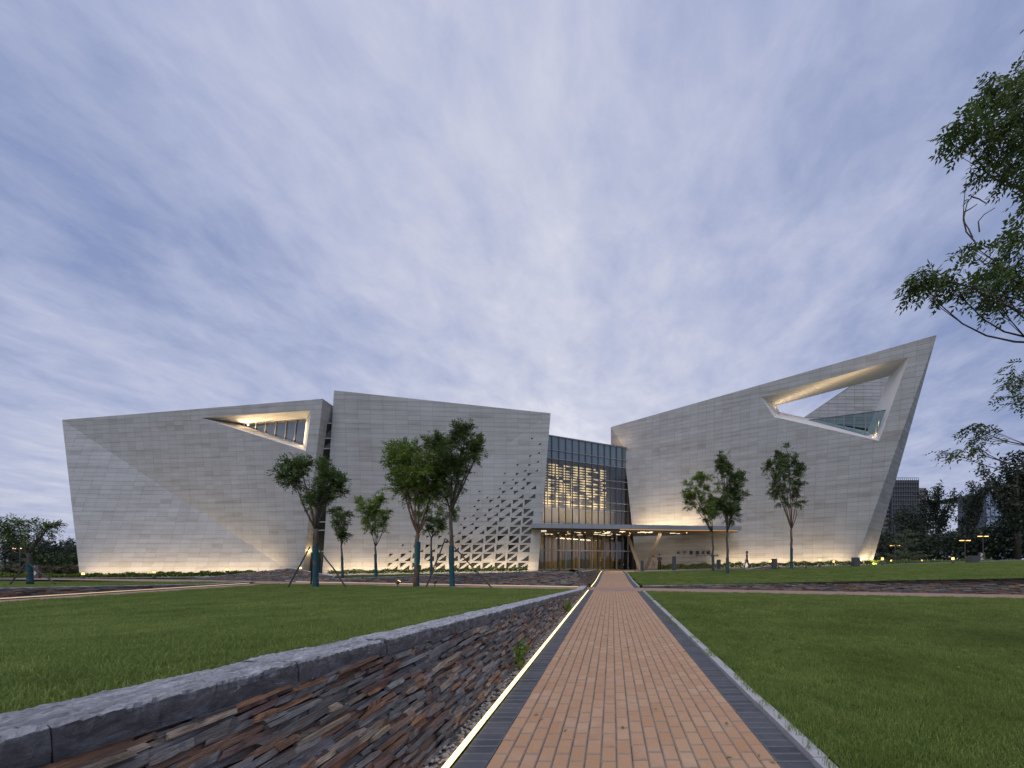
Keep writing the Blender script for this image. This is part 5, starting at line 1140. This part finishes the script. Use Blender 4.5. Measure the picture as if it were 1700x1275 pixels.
def floodlight(u, v, Y, label, lit):
    X = (u - PU) / FPX * Y; z = EYE + (PV - v) / FPX * Y; t = thing('floodlight', (X, Y, z), label, 'floodlight'); q = MB(); q.tube([(X, Y, z - .05), (X, Y, z + .14)], [.02, .02], 6); build(q, 'stem', K['pillar'], t); q = MB(); q.tube([(X - .05, Y, z + .14), (X + .05, Y + .03, z + .28)], [.06, .085], 10); build(q, 'housing', K['pillar'], t)
    q = MB(); q.tube([(X + .05, Y + .03, z + .281), (X + .056, Y + .033, z + .292)], [.075, .075], 10); build(q, 'lens', K['lamp_warm'] if lit else K['alu_light'], t)
floodlight(660.5, 974.5, 18.8, 'small lit floodlight in the grass left of the large bright green tree', True); floodlight(722, 974, 18.8, 'small unlit floodlight in the grass between the two largest trees', False); floodlight(1338, 946, 31, 'small unlit floodlight on the upper lawn right of the single dark tree', False); floodlight(1293, 946, 32.5, 'small lit floodlight beside the dark pillar at the right facade', True)
spot('tree_floodlight', P(662, 970, 18.8) + Vector((0, 0, .3)), P(700, 880, 19.3), 60, 70)
# road and kerb in front of the right wing and the hedge on the left
tag(sheet('road', 14, 62, 30, lambda x: 34.3 - .09 * (x - 14), lambda x: 36.2 - .02 * (x - 14), 2, lambda x, y: gz(x, y) + .012, K['asphalt']), kind='structure')
tag(sheet('footpath', -60, -21, 30, lambda x: 31.0, lambda x: 32.4, 2, lambda x, y: gz(x, y) + .012, K['kerb_grey']), kind='structure')
def kerb_line(x0, x1, f, material, n):
    root = bpy.data.objects.new('kerb', None); C.objects.link(root); tag(root, kind='structure'); WL[root.name] = Vector((0, 0, 0))
    for i in range(n):
        a, b_ = lerp(x0, x1, i / n), lerp(x0, x1, (i + 1) / n); pa = Vector((a + .005, f(a), max(z_r2(a, f(a)), 0) + .02)); pb = Vector((b_ - .005, f(b_), max(z_r2(b_, f(b_)), 0) + .02)); q = MB(); q.bar(pa, pb, .16, .14); build(q, 'kerb_stone', material, root)
kerb_line(2.0, 44, lambda x: 36.1 - .09 * x, K['kerb_grey'], 42)
# small slate wedge beside the dark pillar
wd = thing('retaining_wall', (13.6, 33, .5), 'tiny slate wedge with grey coping beside the dark pillar at the right facade', 'retaining wall')
slate_wall(wd, (11.2, 33.2, 0), (13.4, 32.9, 0), (.13, -.99, 0), .8, lambda t: .06 + .26 * t, .05, .3, 0, .2, .05, .8, 0, base=lambda p: z_r2(p.x, p.y) - .02)

def fallen_leaves():
    q = MB()
    for i in range(150):
        if i % 3: x, y = R.uniform(1.5, 9), R.uniform(2.6, 14); z = .05
        else: x, y = R.uniform(PX0, PX1 + .3), R.uniform(2.4, 12); z = .006
        if x > y * 1.04: continue
        a = R.uniform(0, 6.28); l = R.uniform(.018, .035); dx, dy = math.cos(a) * l, math.sin(a) * l; h = R.uniform(.002, .012)
        q.add([(x - dx, y - dy, z), (x + dy * .4, y - dx * .4, z + h), (x + dx, y + dy, z + .002), (x - dy * .4, y + dx * .4, z + h)], [(0, 1, 2, 3)])
    tag(build(q, 'fallen_leaves', leaf_material('yellow_leaf', (.16, .13, .03), (.42, .34, .10))), kind='stuff')
fallen_leaves()
# ------------------------------------------------------------------ people
def person(u, v1, Y, hgt, label, face, cloth, stride, arm):
    b = P(u, v1, Y); root = thing('person', tuple(b), label, 'person'); k = hgt / 1.75
    J = [(0, 0, .96), (0, 0, 1.12), (0, 0, 1.32), (0, .0, 1.47), (0, .01, 1.54), (0, .03, 1.64), (0, .02, 1.74),
         (.09, 0, .93), (.10, stride * .5, .50), (.10, stride * .85, .08), (.10, stride * .85 + .16, .035), (-.09, 0, .93), (-.10, -stride * .35, .50), (-.10, -stride * .95, .10), (-.10, -stride * .95 + .15, .04),
         (.19, 0, 1.42), (.24, -.05 - arm * .3, 1.14), (.25, .06 + arm * .2, .90), (.25, .10 + arm * .3, .81), (-.19, 0, 1.42), (-.24, arm * .2, 1.14), (-.25, .10 + arm * .4, .92), (-.25, .13 + arm * .5, .83)]
    E = [(0, 1), (1, 2), (2, 3), (3, 4), (4, 5), (5, 6), (0, 7), (7, 8), (8, 9), (9, 10), (0, 11), (11, 12), (12, 13), (13, 14), (2, 15), (15, 16), (16, 17), (17, 18), (2, 19), (19, 20), (20, 21), (21, 22)]
    rads = [.145, .13, .155, .065, .062, .098, .07, .095, .066, .045, .04, .095, .066, .045, .04, .062, .046, .036, .032, .062, .046, .036, .032]
    me = bpy.data.meshes.new('person_body'); me.from_pydata([(x * k, y * k, z * k) for x, y, z in J], E, []); tmp = bpy.data.objects.new('tmp', me); C.objects.link(tmp)
    tmp.modifiers.new('skin', 'SKIN'); tmp.modifiers.new('sub', 'SUBSURF').levels = 1
    for i, sv in enumerate(me.skin_vertices[0].data): sv.radius = (rads[i] * k, rads[i] * k * (.72 if i in (0, 1, 2) else 1)); sv.use_root = (i == 0)
    bpy.context.view_layer.update(); out = bpy.data.meshes.new_from_object(tmp.evaluated_get(bpy.context.evaluated_depsgraph_get())); bpy.data.objects.remove(tmp)
    out.materials.clear(); skin = simple('skin', (.45, .28, .2), .6); hair = simple('hair', (.02, .017, .015), .6); sh = simple('shirt', cloth[0], .8); tr_ = simple('trousers', cloth[1], .8); shoe = simple('shoes', (.03, .03, .03), .6)
    for m_ in (skin, sh, tr_, shoe): out.materials.append(m_)
    for p in out.polygons:
        c_ = p.center / k; p.material_index = 3 if c_.z < .09 else 0 if c_.z > 1.47 or (abs(c_.x) > .2 and c_.z < 1.12) else 1 if c_.z > .94 else 2; p.use_smooth = True
    Mr = Matrix.Rotation(face, 4, 'Z'); out.transform(Mr); o = bpy.data.objects.new('body', out); C.objects.link(o); o.parent = root
    q = MB(); q.lathe([(.02, .13), (.07, .11), (.105, .05), (.108, 0), (.10, -.06), (.07, -.10)], (0, 0, 0), 12); hm = build(q, 'hair', hair, None, loc=(0, 0, 0)); hm.parent = root; hm.location = Mr @ Vector((0, -.012 * k, 1.70 * k))
    q = MB(); q.box((0, 0, 0), (.012, .02, .018)); ns = build(q, 'nose', skin, None, loc=(0, 0, 0)); ns.parent = root; ns.location = Mr @ Vector((0, .125 * k, 1.65 * k))
    return b
person(1095, 947.5, 42, 1.72, 'person in a dark blue shirt and black trousers walking by the entrance column', rad(180), ((.05, .06, .10), (.012, .012, .014)), .10, .05)
person(1084.5, 947, 43, 1.58, 'person in a pale pink top and grey skirt walking beside the dark blue shirt', rad(-90), ((.42, .32, .30), (.28, .24, .23)), .22, .1)
hb_ = person(1240, 945.5, 38, 1.70, 'person in a brown jacket walking along the right facade carrying a white bag', rad(90), ((.16, .11, .085), (.06, .045, .04)), .30, .15)
bg = thing('bag', (hb_.x - .34, hb_.y - .22, hb_.z + .4), 'white bag carried by the person in the brown jacket', 'bag'); bb = Vector((hb_.x - .33, hb_.y - .24, hb_.z + .52))
q = MB(); q.tube([bb + Vector((0, 0, -.18)), bb + Vector((0, 0, -.10)), bb + Vector((0, 0, .10)), bb + Vector((0, 0, .18))], [.06, .11, .10, .04], 10); build(q, 'pouch', K['white'], bg, smooth=True); q = MB(); q.tube([bb + Vector((-.05, 0, .17)), bb + Vector((0, 0, .30)), bb + Vector((.05, 0, .17))], [.01, .012, .01], 5); build(q, 'handle', K['white'], bg)
